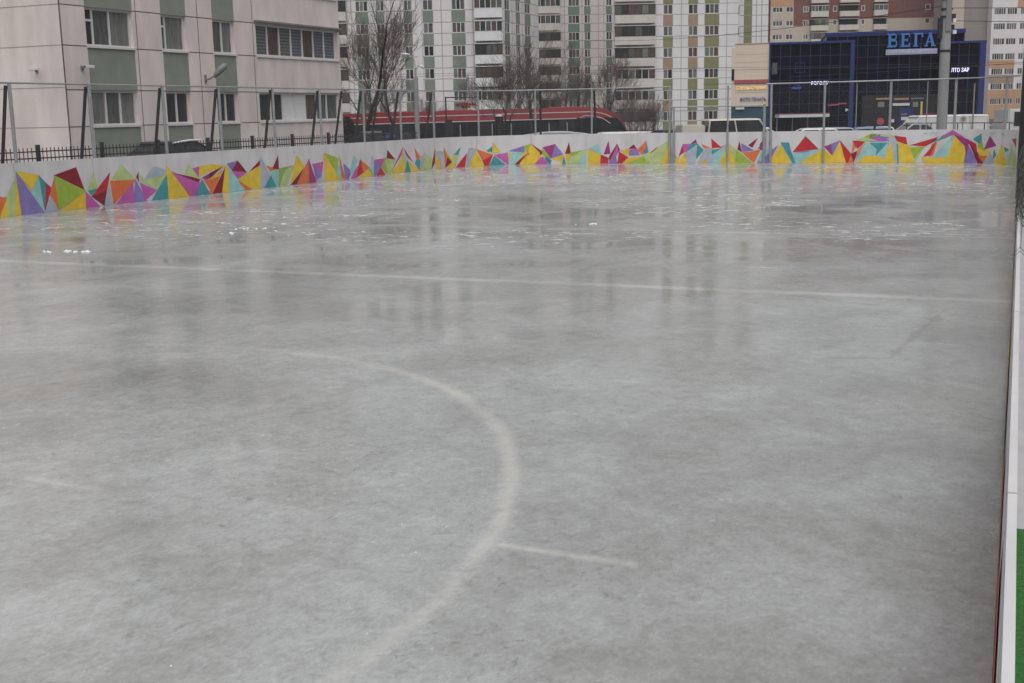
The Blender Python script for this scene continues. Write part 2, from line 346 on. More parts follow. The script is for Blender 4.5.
def facade(name, label, P0, az, L, depth, z0, z1, wall, wrows, cols, joint='jointred', vis_z=19.0, recess=0.12, frame=0.11, fm='white_far',
           jx=(), rnd=1, wallfn=None, part_root=None, skew=0.0, group=None, jt=0.05):
    rg = random.Random(rnd)
    root = part_root or empty(name, (P0[0], P0[1], 0), math.pi / 2 - az, label, 'building', group)
    wb = WallMB()
    xs = sorted({0.0, L} | {c['x'][0] for c in cols} | {c['x'][1] for c in cols})
    zs = sorted({z0, z1} | {z for r in wrows for z in r if z0 < z < z1})
    def colof(x):
        for c in cols:
            if c['x'][0] <= x <= c['x'][1]: return c
    for j in range(len(zs) - 1):
        za, zb = zs[j], zs[j + 1]; zm = (za + zb) / 2
        ri = next((i for i, r in enumerate(wrows) if r[0] < zm < r[1]), None)
        pi = sum(1 for r in wrows if r[0] < zm)  # panel band index = number of sills below
        for i in range(len(xs) - 1):
            xa, xb = xs[i], xs[i + 1]; c = colof((xa + xb) / 2); wk = wallfn((xa + xb) / 2, zm) if wallfn else wall
            if c and ri is not None and c.get('kind', 'win') == 'win':
                d = recess; kk = wb.k(wk)
                wb.quad((xa, 0, za), (xb, 0, za), (xb, d, za), (xa, d, za), kk); wb.quad((xa, d, zb), (xb, d, zb), (xb, 0, zb), (xa, 0, zb), kk)
                wb.quad((xa, 0, za), (xa, d, za), (xa, d, zb), (xa, 0, zb), kk); wb.quad((xb, d, za), (xb, 0, za), (xb, 0, zb), (xb, d, zb), kk)
                if za > vis_z:
                    wb.quad((xa, d, za), (xb, d, za), (xb, d, zb), (xa, d, zb), wb.k(fm))
                    nn = c.get('n', 2); w_ = (xb - xa) / nn
                    for q in range(nn): wb.quad((xa + q * w_ + .08, d - .01, za + .1), (xa + (q + 1) * w_ - .08, d - .01, za + .1), (xa + (q + 1) * w_ - .08, d - .01, zb - .1), (xa + q * w_ + .08, d - .01, zb - .1), wb.k(rg.choice(GL)))
                else:
                    nn = c.get('n', 2)
                    me = window_mesh(xb - xa, zb - za, nn, frame, M[fm], [M[c['gl'][ri % len(c['gl'])][q] if c.get('gl') else rg.choice(GL)] for q in range(nn)], fx=c.get('fx') if ri == 1 else None)
                    wo_ = obj('window', me, root, (xa, d - 0.05, za))
                    if recess > 0.1:
                        sb = MB(); sb.box(xa - .03, xb + .03, -0.06, d - 0.08, za - 0.05, za + 0.02); sb.build('sill', M[fm], wo_, loc=(-xa, -(d - .05), -za))
                continue
            key = wk
            if c and ri is None and c.get('panel'): key = c['panel'](pi) or wk
            if c and c.get('kind') == 'strip': key = c['mat']
            wb.quad((xa, 0, za), (xb, 0, za), (xb, 0, zb), (xa, 0, zb), wb.k(key))
    # sides, back, roof
    kw = wb.k(wall)
    wb.quad((skew, depth, z0), (0, 0, z0), (0, 0, z1), (skew, depth, z1), kw); wb.quad((L, 0, z0), (L, depth, z0), (L, depth, z1), (L, 0, z1), kw)
    wb.quad((L, depth, z0), (skew, depth, z0), (skew, depth, z1), (L, depth, z1), kw); wb.quad((0, 0, z1), (L, 0, z1), (L, depth, z1), (skew, depth, z1), wb.k('roof'))
    # joints: strips 4 mm proud, skipping windows and balconies
    kj = wb.k(joint) if joint else None
    if joint:
        blocks = sorted([c['x'] for c in cols if c.get('kind', 'win') == 'balc'])
        for z in zs[1:-1]:
            segs = []; x = 0.0
            for b0, b1 in blocks: segs.append((x, b0)); x = b1
            segs.append((x, L))
            top = any(abs(z - r[1]) < 1e-6 for r in wrows)
            for xa, xb in segs:
                cuts = sorted(c['x'] for c in cols if c.get('kind', 'win') == 'win' and xa <= c['x'][0] < xb); x = xa; ss = []
                for c0, c1 in cuts: ss.append((x, c0)); x = c1
                ss.append((x, xb))
                for p, q in ss:
                    if q - p > 0.05: wb.quad((p, -0.004, z - jt / 2), (q, -0.004, z - jt / 2), (q, -0.004, z + jt / 2), (p, -0.004, z + jt / 2), kj)
        for x in jx: wb.quad((x - jt / 2, -0.006, z0), (x + jt / 2, -0.006, z0), (x + jt / 2, -0.006, z1), (x - jt / 2, -0.006, z1), kj)
    wall_o = wb.build('wall', wb.mats(), root)
    # balconies
    for c in cols:
        if c.get('kind') != 'balc': continue
        x0, x1 = c['x']; pr = c.get('out', 0.9)
        for i, (za, zb) in enumerate(wrows):
            if c.get('skip') and c['skip'](i): continue
            if za > vis_z + 3: break
            b = MB(); b.box(x0, x1, -pr, -0.002, za - 1.05, za + 0.02, 0)
            bo = b.build('balcony', M[c['par'](i)], root); b = MB(); b.box(x0 - .04, x1 + .04, -pr - .04, -0.002, zb + 0.02, zb + 0.10, 0); b.build('slab', M[c['par'](i)], bo)
            h = zb - za; b = MB()
            if c.get('open') and c['open'](i):
                b.box(x0 + .02, x1 - .02, -0.06, -0.005, za + .02, zb + .02, 0); b.build('door_or_recess_shade', M['darkpanel'], bo)  # open balcony: shade of the recess put in as a full-width dark sheet
                continue
            n = c.get('n', 6); fmk = rg.choice(c.get('fm', [fm])); t = 0.09
            b.box(x0, x1, -pr - .012, -pr + .05, za + .02, za + .02 + t, 0); b.box(x0, x1, -pr - .012, -pr + .05, zb + .02 - t, zb + .02, 0)
            wdt = (x1 - x0) / n
            for q in range(n + 1): xx = x0 + q * wdt; b.box(max(x0, xx - t / 2), min(x1, xx + t / 2), -pr - .01, -pr + .05, za + .02 + t, zb + .02 - t, 0)
            gs = [rg.choice(c.get('gls', GL)) for _ in range(n)]
            for q in range(n): b.quad((x0 + q * wdt, -pr + .02, za + .05), (x0 + (q + 1) * wdt, -pr + .02, za + .05), (x0 + (q + 1) * wdt, -pr + .02, zb), (x0 + q * wdt, -pr + .02, zb), 1 + q)
            for xx in (x0 + .02, x1 - .02): b.quad((xx, -pr, za + .02), (xx, 0, za + .02), (xx, 0, zb + .02), (xx, -pr, zb + .02), 1)
            b.build('glazing', [M[fmk]] + [M[k] for k in gs], bo)
    return root
def rows(zt, h, n, st=2.76, lo=0): return [(zt - h + st * i, zt + st * i) for i in range(lo, n)]

# --- left block beside the rink
P0 = (px_dir(66, 90).x / px_dir(66, 90).y * 43.0, 43.0)
lrows = [(1.92 + 2.82 * i, 3.21 + 2.82 * i) for i in range(0, 9)]
lrows = [(a, b + (0.09 if i else 0)) for i, (a, b) in enumerate(lrows)]
sage = lambda i: 'sagepanel'
GLL = [['glass_curtain', 'glass_mid', 'glass_curtain'], ['glass_mid', 'glass_dark', 'glass_brown'], ['glass_dark'] * 3]
lb = facade('apartment_block', 'pale pink panel apartment block with sage green panels standing beside the rink', P0, R_(24), 18.2, 13.0, -0.4, 25.5, 'pinkpanel', lrows,
    [dict(x=(1.22, 3.68), n=3, fx=(0, .17, .55, 1), panel=sage, gl=[['glass_curtain', 'glass_mid', 'glass_curtain'], ['glass_dark', 'glass_mid', 'glass_curtain']]),
     dict(x=(5.28, 6.78), n=2, fx=(0, .2, 1), panel=sage, gl=[['glass_dark', 'glass_dark'], ['glass_mid', 'glass_curtain']]),
     dict(x=(8.45, 9.92), n=2, panel=sage, gl=[['glass_dark', 'glass_dark'], ['glass_mid', 'glass_curtain']]),
     dict(x=(11.42, 18.02), n=7, gl=[['glass_dark', 'glass_dark', 'camwhite', 'camwhite', 'glass_brown', 'glass_mid', 'glass_mid'], ['blind_green', 'glass_brown', 'blind_green', 'blind_blue', 'glass_brown', 'blind_blue', 'blind_blue']])],
    wallfn=lambda x, z: 'pinkpanel_b' if (int(x / 3.75) * 3 + int((z + 1) / 1.41) * 2) % 5 < 2 else 'pinkpanel', joint='joint', vis_z=8.5, recess=0.20, frame=0.09, fm='white_pvc', jx=(3.86, 7.5, 11.2), jt=0.035)
drip = MB(); drip.box(11.3, 18.25, -0.16, -0.004, 6.17, 6.25)
drip.build('drip_cap', M['lampgrey'], lb)
pj = WallMB()   # corner joint and the joints of the end wall
for z in (1.92, 3.3, 4.74, 6.12, 7.56): pj.box(-0.006, -0.001, 0.0, 13.0, z - 0.012, z + 0.012, pj.k('jointred'))
pj.box(-0.03, 0.03, -0.008, -0.001, -0.4, 25.4, pj.k('joint')); pj.box(-0.006, -0.001, 4.6, 4.63, -0.4, 25.4, pj.k('jointred'))
pj.build('panel_joint', pj.mats(), lb)
# --- cameras and wall lamp on that block
def on_wall(s, out, z):
    e = Vector((math.sin(R_(24)), math.cos(R_(24)), 0)); n = Vector((e.y, -e.x, 0))
    return Vector((P0[0], P0[1], 0)) + e * s + n * out + Vector((0, 0, z))
for (loc, rz, lab) in ((on_wall(0.85, 0.0, 3.98), R_(66), 'small white security camera on the green-panelled face, beside the corner of the pink block'),
                       (Vector((P0[0], P0[1], 0)) + Vector((-math.cos(R_(24)), math.sin(R_(24)), 0)) * 1.25 + Vector((0, 0, 3.92)), R_(66), 'small white security camera on the blank end wall of the pink block')):
    end = 'blank' in lab
    r = empty('security_camera', loc, (R_(66) - math.pi / 2) if end else R_(66), lab, 'camera', 'security cameras on the pink block')
    b = MB(); b.box(-.06, .06, -0.05, 0, -.07, .07); b.tube([(0, -.03, 0), (0, -.22, .03)], .025, 6); b.build('bracket', M['lampgrey'], r)
    b = MB(); b.box(-.10, .34, -.30, -.20, -.02, .09); b.build('housing', M['camwhite'], r, bevel=.015)
    b = MB(); b.tube([(-.11, -.25, .035), (-.09, -.25, .035)], .035, 10); b.build('lens', M['black'], r)
r = empty('wall_lamp', on_wall(7.75, 0, 3.75), R_(66), 'grey cobra head street lamp bracketed to the pink block above the fence', 'lamp')
b = MB(); b.box(-.05, .05, -.05, 0, -.20, .12); b.tube([(0, -.02, -.1), (0, -.3, -.02), (.05, -.5, .1)], .03, 8); b.build('bracket', M['lampgrey'], r)
b = MB()
b.tube([(.02, -.45, .0), (.08, -.5, .12), (.2, -.62, .30), (.34, -.75, .46), (.42, -.82, .52)], [.04, .10, .15, .13, .04], 10); b.build('lamp_head', M['lampgrey'], r, smooth=True)

# --- white and green block across the street (A): a face square to the view and a wing turned away
gA = lambda i: 'green_a'
def P_at(u, Z): d = px_dir(u, 90); return (d.x / d.y * Z, Z)
zA = 13.28 - 2.76 * 4
rA = [(zA - 1.33 + 2.76 * i, zA + 2.76 * i) for i in range(0, 12)]
A = facade('apartment_block', 'tall pale panel block with grey-green panels and a stack of white balconies behind the tram', P_at(336, 153), R_(90), 21.2, 14, -1.0, 33.5, 'farpanel', rA,
    [dict(x=(0.2, 1.7), kind='balc', out=0.5, n=2, par=lambda i: 'balc_cream', gls=['glass_dark', 'glass_brown'], fm=['black']),
     dict(x=(2.8, 4.4), n=3, panel=gA), dict(x=(5.4, 6.4), n=2, panel=gA), dict(x=(8.75, 9.8), n=2, panel=gA), dict(x=(11.1, 12.4), n=2, panel=gA),
     dict(x=(14.65, 16.35), n=3, panel=gA), dict(x=(17.5, 20.9), kind='balc', out=1.1, n=5, par=lambda i: 'balc_white', fm=['black', 'white_far', 'darkpanel'], gls=['glass_dark', 'glass_brown', 'glass_mid', 'glass_dark'], skip=lambda i: i == 0)],
    vis_z=17.5, recess=0.1, jx=(2.3, 7.2, 10.5, 13.4, 17.3), rnd=3, jt=0.09)
dpipe = MB(); dpipe.box(10.35, 10.95, -0.25, -0.01, -1, 33.5); dpipe.build('stair_pillar', M['farpanel'], A)
Pw = (P_at(503, 153)[0], 153.4)
facade('apartment_block', None, Pw, R_(23), 12.5, 3, -1.0, 33.5, 'farpanel', rA,
    [dict(x=(1.0, 2.6), n=2, panel=gA), dict(x=(4.6, 6.0), n=2, panel=gA), dict(x=(7.6, 9.6), n=2, panel=gA)], vis_z=17.5, recess=0.1, jx=(3.4, 6.8), rnd=4, jt=0.09,
    part_root=(lambda wroot: wroot)(empty('wing', (0, 0, 0))))
wing = [o for o in bpy.data.objects if o.name.startswith('wing')][0]; wing.parent = A
wing.location = (Pw[0] - P_at(336, 153)[0], Pw[1] - 153, 0); wing.rotation_euler = (0, 0, R_(90 - 23))
# red lettering boards at street level of block A
for x, z, wd, h in ((14.9, 3.15, 2.6, .34), (15.6, 2.85, 1.2, .26), (18.9, 3.0, 1.6, .36)):
    b = MB(); n = int(wd / 0.32)
    for i in range(n): b.box(x + i * wd / n, x + (i + .8) * wd / n, -0.14, -0.09, z + random.uniform(-.05, .05), z + h + random.uniform(-.06, .06))
    b.build('shop_lettering', M['tramred'], A)

# --- farther beige block with teal panels (B)
gB = lambda i: 'green_b'
rB = [(17.83 - 1.4 + 2.75 * (i - 5), 17.83 + 2.75 * (i - 5)) for i in range(0, 13)]
facade('apartment_block', 'distant beige panel block with teal green panels and cream balconies, between the two nearer blocks', P_at(533, 205), R_(90), 17.5, 14, -1.0, 38, 'farpanel_b', rB,
    [dict(x=(0.6, 4.7), kind='balc', out=0.5, n=5, par=lambda i: 'balc_cream', fm=['white_far', 'darkpanel'], gls=['glass_dark', 'glass_mid', 'glass_brown', 'glass_dark']),
     dict(x=(6.0, 7.9), n=3, panel=gB), dict(x=(8.65, 9.7), n=2, panel=gB), dict(x=(12.25, 13.25), n=2, panel=gB)],
    vis_z=21, recess=0.1, jx=(5.4, 8.3, 11.0, 11.9), rnd=8, jt=0.11)

# --- whitish block with olive and tan panels (C)
olv = ['olive', 'tanp']
pc1 = lambda i: 'tanp' if i % 2 == 1 else 'olive'
pc2 = lambda i: ['tanp', 'olive', 'olive', 'tanp', 'tanp', 'tanp', 'olive', 'olive'][i % 8]
pc3 = lambda i: 'tanp' if i < 1 else 'olive'
rC = [(12.96 - 1.32 + 2.76 * (i - 4), 12.96 + 2.76 * (i - 4)) for i in range(0, 13)]
C_ = facade('apartment_block', 'whitish panel block with olive and tan panels, left of the cream shop', P_at(614, 163), R_(90), 16.4, 14, -1.0, 36, 'farpanel_c', rC,
    [dict(x=(0.1, 5.4), kind='balc', out=0.8, n=6, par=lambda i: 'balc_cream', fm=['black', 'darkpanel', 'white_far', 'black'], gls=['glass_dark', 'glass_mid', 'glass_curtain', 'glass_dark', 'glass_brown']),
     dict(x=(6.5, 7.8), n=2, panel=pc1), dict(x=(9.8, 11.1), n=2, panel=pc2), dict(x=(11.95, 13.9), n=3, panel=pc3)],
    vis_z=17.5, recess=0.1, skew=1.5, jx=(8.9, 14.9), rnd=10, jt=0.08)
wr = empty('wing', (16.4, 4.0, 0)); wr.parent = C_
facade('apartment_block', None, (0, 0), 0, 4.8, 8, -1.0, 36, 'farpanel_c', rC,
    [dict(x=(0.45, 0.95), n=1), dict(x=(1.5, 2.6), kind='strip', mat='olive')], vis_z=17.5, recess=0.1, jx=(3.2, 3.9), rnd=12, jt=0.10, part_root=wr)

# --- brick block far (D)
rD = [(11.62 - 1.2 + 2.77 * (i - 1), 11.62 + 2.77 * (i - 1)) for i in range(0, 12)]
def wD(x, z):
    if x < 5.1: return 'orange' if z > 22.6 and z < 24.4 else 'creamD'
    lim = 18.9 if x < 12 else (20.6 if x > 20 else 19.5)
    return 'brick' if z > lim else 'creamD'
facade('apartment_block', 'distant red brown brick and cream block rising behind the dark glass centre', P_at(769, 258), R_(90), 40, 14, -1.0, 36, 'brick', rD,
    [dict(x=(0.4, 2.6), n=3), dict(x=(3.2, 4.8), n=2), dict(x=(6.8, 8.0), n=2), dict(x=(8.3, 11.9), kind='balc', out=1.0, n=5, par=lambda i: 'balc_cream', fm=['white_far', 'black']),
     dict(x=(13.0, 13.9), n=1), dict(x=(14.2, 18.2), kind='balc', out=1.2, par=lambda i: 'balc_cream', open=lambda i: True),
     dict(x=(18.9, 19.7), n=1), dict(x=(21.4, 24.2), kind='balc', out=0.9, n=3, par=lambda i: 'balc_cream', open=lambda i: i % 2 == 0), dict(x=(32.2, 33.3), n=1), dict(x=(35.4, 36.2), n=1)],
    vis_z=24.5, recess=0.1, wallfn=wD, joint=None, rnd=15, frame=0.16)
for o in bpy.data.objects:
    pass
# --- white block with orange bands (F) and its blank grey side (E)
rF = [(3.1 - 1.25 + 2.85 * i, 3.1 + 2.85 * i) for i in range(0, 12)]
def wF(x, z):
    if z < 4.65: return 'orange'
    if 5.9 < z < 7.6 and x < 5.2: return 'tanp'
    if 8.75 < z < 10.45 and x < 5.2: return 'orange'
    if z > 20.2 and x > 4.3: return 'orange'
    return 'whiteF'
Ff = facade('apartment_block', 'far white block with orange bands at the right edge beyond the rink fence', P_at(988, 240), R_(90), 14.5, 12, -1.0, 38, 'whiteF', rF,
    [dict(x=(0.4, 2.7), n=5), dict(x=(2.95, 4.9), n=4), dict(x=(5.5, 6.5), n=2), dict(x=(8.0, 10.0), n=3), dict(x=(11, 13), n=3)], vis_z=24, recess=0.1, wallfn=wF, joint=None, rnd=21, frame=0.10)
b = WallMB(); b.box(-7.2, -0.01, 2.0, 12, -1, 38, b.k('greyE')); b.box(-7.2, -4.8, 1.7, 1.99, -1, 38, b.k('creamD'))
for z in range(2, 36, 3): b.box(-4.8, -0.01, 1.985, 1.996, z, z + .09, b.k('jointred'))
b.build('stair_tower', b.mats(), Ff)

# ------------------------------------------------------------------ lettering
def text_mesh(name, s, size, m, parent, loc, depth=0.03, rx=math.pi / 2, width=None, bold=0.0, rz=0):
    cu = bpy.data.curves.new('lettering_curve', 'FONT'); cu.body = s; cu.size = size; cu.extrude = depth; cu.offset = bold; cu.align_x = 'LEFT'
    o = bpy.data.objects.new('lettering_tmp', cu); COL.objects.link(o); bpy.context.view_layer.update()
    me = bpy.data.meshes.new_from_object(o); bpy.data.objects.remove(o); bpy.data.curves.remove(cu)
    wd = max(v.co.x for v in me.vertices) - min(v.co.x for v in me.vertices)
    me.materials.clear(); me.materials.append(m)
    q = obj(name, me, parent, loc); q.rotation_euler = (rx, 0, rz)
    if width: q.scale = (width / wd, 1, 1)
    return q

# --- cream shop with the red band (G)
vp = P_at(769, 120); VZ = R_(-12); gx = (vp[0] - 3.65 * math.cos(VZ), vp[1] - 3.65 * math.sin(VZ))
gr = empty('shop_building', (gx[0], gx[1], 0), VZ, 'cream clad shop with a red band and yellow and blue lettering', 'shop')
b = WallMB(); b.box(0.35, 3.6, 0, 9, 2.25, 8.25, b.k('shopcream')); b.box(0, .349, .0, 9, 2.25, 7.9, b.k('shopcream')); b.box(.02, 3.6, .12, 9, -1, 2.24, b.k('tealwall'))
b.box(.3, 3.6, -.05, 9.05, 8.26, 8.34, b.k('creamD'))
for z in (3.6, 5.8, 6.5, 7.25): b.box(0.36, 3.59, -.004, -.001, z, z + .03, b.k('tanp'))
b.build('wall', b.mats(), gr)
b = MB(); b.box(.3, 3.58, -.12, -.002, 4.5, 4.85); b.build('red_band', M['redband'], gr)
text_mesh('lettering', 'Салон-Сервис', .50, M['lityellow'], gr, (.5, -.06, 3.9), width=2.9)
text_mesh('lettering', 'ФОТО ПЕЧАТЬ', .46, M['signblue'], gr, (.85, -.06, 2.8), width=2.5)
b = MB(); b.box(0.02, .28, -.03, -.002, 4.8, 5.9); b.build('window', M['glass_dark'], gr)
b = MB(); b.box(.45, 1.3, -.06, .11, 2.0, 2.2); b.build('sign_plate', M['signwhite'], gr)
b = MB(); b.box(3.2, 3.34, .02, .11, .6, 1.9); b.build('sign_plate', M['steel'], gr)

# --- dark glass shopping centre (V)
vr = empty('shopping_centre', (vp[0], vp[1], 0), VZ, 'dark blue glass shopping centre with big blue letters over a lilac strip', 'shopping centre')
def curtain(x0, x1, y, z0, z1, nx, nz, y1, name):
    b = MB(); b.box(x0, x1, y, y1, z0, z1); b.build('glass_block', M['navyglass'], vr)
    b = MB()
    for i in range(nx + 1): x = x0 + (x1 - x0) * i / nx; b.box(x - .035, x + .035, y - .05, y - .003, z0, z1)
    for j in range(nz + 1): z = z0 + (z1 - z0) * j / nz; b.box(x0, x1, y - .046, y - .002, z - .03, z + .03)
    b.build('mullion_grid', M['navyframe'], vr)
curtain(0.1, 7.6, 0, -1, 8.1, 8, 8, 12, 'left'); curtain(5.5, 18.4, 3.4, -1, 9.05, 13, 9, 16, 'mid'); curtain(16.7, 19.45, 0.8, -1, 7.75, 3, 8, 12, 'right')
b = MB(); b.box(-.04, 8.0, -.15, 12.1, 8.12, 8.32); b.box(-.04, .09, -.12, 12, -1, 8.1); b.box(7.62, 8.0, -.15, .35, -1, 8.1)
b.box(5.4, 18.5, 3.25, 16.1, 9.07, 9.26); b.box(5.4, 18.5, 3.3, 3.39, 8.85, 9.06); b.box(16.6, 20.05, .65, 12.1, 7.77, 7.97); b.box(19.5, 20.03, .66, 1.3, -1, 7.76); b.box(19.8, 20.0, 1.3, 12, -1, 7.76)
b.build('blue_trim', M['bluetrim'], vr)
# big serif letters built stroke by stroke, one mesh each
def strokes(x, parts):
    q = MB()
    for i, pl in enumerate(parts): q.prism([(x + a * .93, 7.68 + b_ * 1.30) for a, b_ in pl], 3.18 - .004 * i, 3.27 - .004 * i)
    q.build('letter', M['letterblue'], vr)
bar = lambda x0, x1, z0, z1: [(x0, z0), (x1, z0), (x1, z1), (x0, z1)]
def bow(z0, z1, xo, x1=.18, th=.22):
    n = 10; zc, rr = (z0 + z1) / 2, (z1 - z0) / 2; xm = xo - rr * .7
    o = [(xm + rr * .7 * math.cos(t), zc + rr * math.sin(t)) for t in [(-.5 + i / n) * math.pi for i in range(n + 1)]]
    out = []
    for i in range(n): 
        (a0, b0), (a1, b1) = o[i], o[i + 1]; k = lambda a_, b_: (xm + (a_ - xm) * .35 , zc + (b_ - zc) * .52)
        out.append([k(a0, b0), (a0, b0), (a1, b1), k(a1, b1)])
    return out + [bar(x1, xm + .01, z0, z0 + .13 * 1.0), bar(x1, xm + .01, z1 - .13, z1)]
strokes(11.25, [bar(.12, .38, .0, 1)] + [bar(0, .12, 0, .09), bar(0, .12, .91, 1)] + bow(.0, .54, 1.0, .38) + bow(.50, 1.0, .93, .38))
strokes(12.48, [bar(.12, .38, 0, 1), bar(0, .12, 0, .09), bar(0, .12, .91, 1), bar(.38, .95, 0, .12), bar(.38, .92, .88, 1), bar(.38, .72, .45, .57), bar(.85, .97, .12, .30), bar(.82, .94, .72, .88), bar(.66, .75, .38, .64)])
strokes(13.68, [bar(.12, .38, 0, 1), bar(0, .12, 0, .09), bar(.38, .5, 0, .09), bar(0, .12, .91, 1), bar(.38, .95, .88, 1), bar(.83, .96, .68, .88)])
strokes(14.72, [[(.10, 0), (.24, 0), (.60, 1), (.48, 1)], [(.42, 1), (.64, 1), (1.05, 0), (.76, 0)], bar(.22, .86, .28, .38), bar(-.02, .36, 0, .08), bar(.66, 1.15, 0, .08)])
b = MB(); b.box(11.15, 15.95, 3.16, 3.3, 6.95, 7.48); b.build('sign_strip', M['lilac'], vr)
text_mesh('lettering', 'ТОРГОВЫЙ КОМПЛЕКС', .42, M['signwhite'], vr, (11.3, 3.12, 7.06), depth=.01, width=4.5)
text_mesh('lettering', 'РОГО.РУ', .46, M['litwhite'], vr, (3.98, -.12, 4.2), width=1.6, depth=.05)
text_mesh('lettering', 'ЛТО ЗАР', .52, M['litwhite'], vr, (16.95, .62, 5.1), width=1.6, depth=.05)
text_mesh('lettering', 'АПТЕКА', .22, M['signblue'], vr, (2.35, -.1, 4.1), width=.62)
b = MB(); b.box(2.15, 3.05, -.08, -.06, 3.85, 4.02); b.build('sign_plate', M['signblue'], vr)
b = MB(); b.box(.25, .75, -.05, -.01, 5.3, 6.4); b.build('window', M['glass_mid'], vr)
b = MB()
for (x0, x1, z0, z1) in ((2.45, 3.35, 5.4, 6.35),): b.box(x0, x0 + .05, -.09, -.052, z0, z1); b.box(x1 - .05, x1, -.09, -.052, z0, z1); b.box(x0 + .05, x1 - .05, -.09, -.052, z0, z0 + .05); b.box(x0 + .05, x1 - .05, -.09, -.052, z1 - .05, z1)
b.build('window_frame', M['bluetrim'], vr)
# ground floor shopfront with posters
b = MB(); b.box(9.0, 16.6, 3.0, 3.34, -1, 3.1); b.build('shopfront', M['darkpanel'], vr)
for (x0, x1, z0, z1, k) in ((10.9, 11.5, 1.85, 2.35, 'lampgrey'), (12.3, 13.9, 1.95, 2.2, 'signwhite'), (14.2, 14.7, 1.8, 2.3, 'lampgrey'), (13.0, 14.3, -.4, 1.7, 'bluetrim'), (10.7, 12.0, 2.55, 2.75, 'tanp'), (12.4, 13.8, 2.5, 2.7, 'tanp'), (14.0, 15.2, 2.55, 2.68, 'lampgrey'), (12.2, 12.5, .35, .65, 'signwhite'), (13.15, 13.8, .55, .85, 'signwhite'), (13.15, 13.7, 1.05, 1.2, 'lampgrey'), (15.2, 16.8, 1.0, 1.2, 'maroon')):
    q = MB(); q.box(x0 - .35, x1 - .35, 2.92 + (0 if k == 'bluetrim' else -.03), 2.99 if k == 'bluetrim' else 2.91, z0 + .1, z1 + .1); q.build('poster', M[k], vr)
q = MB(); q.tube([(10.85, 2.8, .55), (10.85, 2.95, .55)], .36, 20); q.build('round_sign', M['redband'], vr)
q = MB(); q.tube([(7.4, -.16, 1.75), (7.4, -.06, 1.75)], .2, 3); q.build('small_sign', M['signwhite'], vr)
q = MB()
for x in (5.6, 6.6, 5.9): q.box(x, x + .8, -.09, -.06, 2.1 + x * .12 - .6, 2.22 + x * .12 - .6)
q.build('poster', M['redband'], vr)

# ------------------------------------------------------------------ rink boards
rb = empty('rink_board', (0, 0, 0), -AZ, 'white rink boards painted with coloured triangles all round the ice', 'rink board')
POSTS = [27.04, 29.6, 32.39, 34.84, 37.55, 40.24, 43.03, 45.74, 48.41, 50.9, 53.32, 55.61, 59.15, 61.48, 63.0, 65.15, 67.52, 69.77, 71.9]
brk = [0.0] + [27.04 - 2.7 * k for k in range(9, 0, -1)] + [p for p in POSTS] + [74.2 + 2.7 * k for k in range(0, 18)] + [PS[-1] - 1e-3]
HB = 1.2
for s0, s1 in zip(brk, brk[1:]):
    s0 += 0.006; s1 -= 0.006; ss = fine(s0, s1); b = MB()
    I = [on_path(s, 0.002) for s in ss]; O = [on_path(s, 0.022) for s in ss]; n = len(ss)
    vs = [(x, y, 0.003) for x, y in I] + [(x, y, HB) for x, y in I] + [(x, y, 0.003) for x, y in O] + [(x, y, HB) for x, y in O]
    fs = []
    for i in range(n - 1):
        fs += [(i, i + 1, n + i + 1, n + i), (2 * n + i + 1, 2 * n + i, 3 * n + i, 3 * n + i + 1), (n + i, n + i + 1, 3 * n + i + 1, 3 * n + i)]
    fs += [(0, n, 3 * n, 2 * n), (n - 1, 3 * n - 1 - 0 * n, 4 * n - 1, 2 * n - 1)] if False else [(0, n, 3 * n, 2 * n), (n - 1, 3 * n - 1, 4 * n - 1, 2 * n - 1)]
    b.add(vs, fs); b.build('board_panel', M['board'], rb)
# steel angle that holds the board ends, outside
for s in brk[1:-1]:
    if s > 100: continue
    x, y = on_path(s, 0.06); b = MB(); b.box(x - .03, x + .03, y - .03, y + .03, -.03, HB - .03); b.build('board_stud', M['steel'], rb)

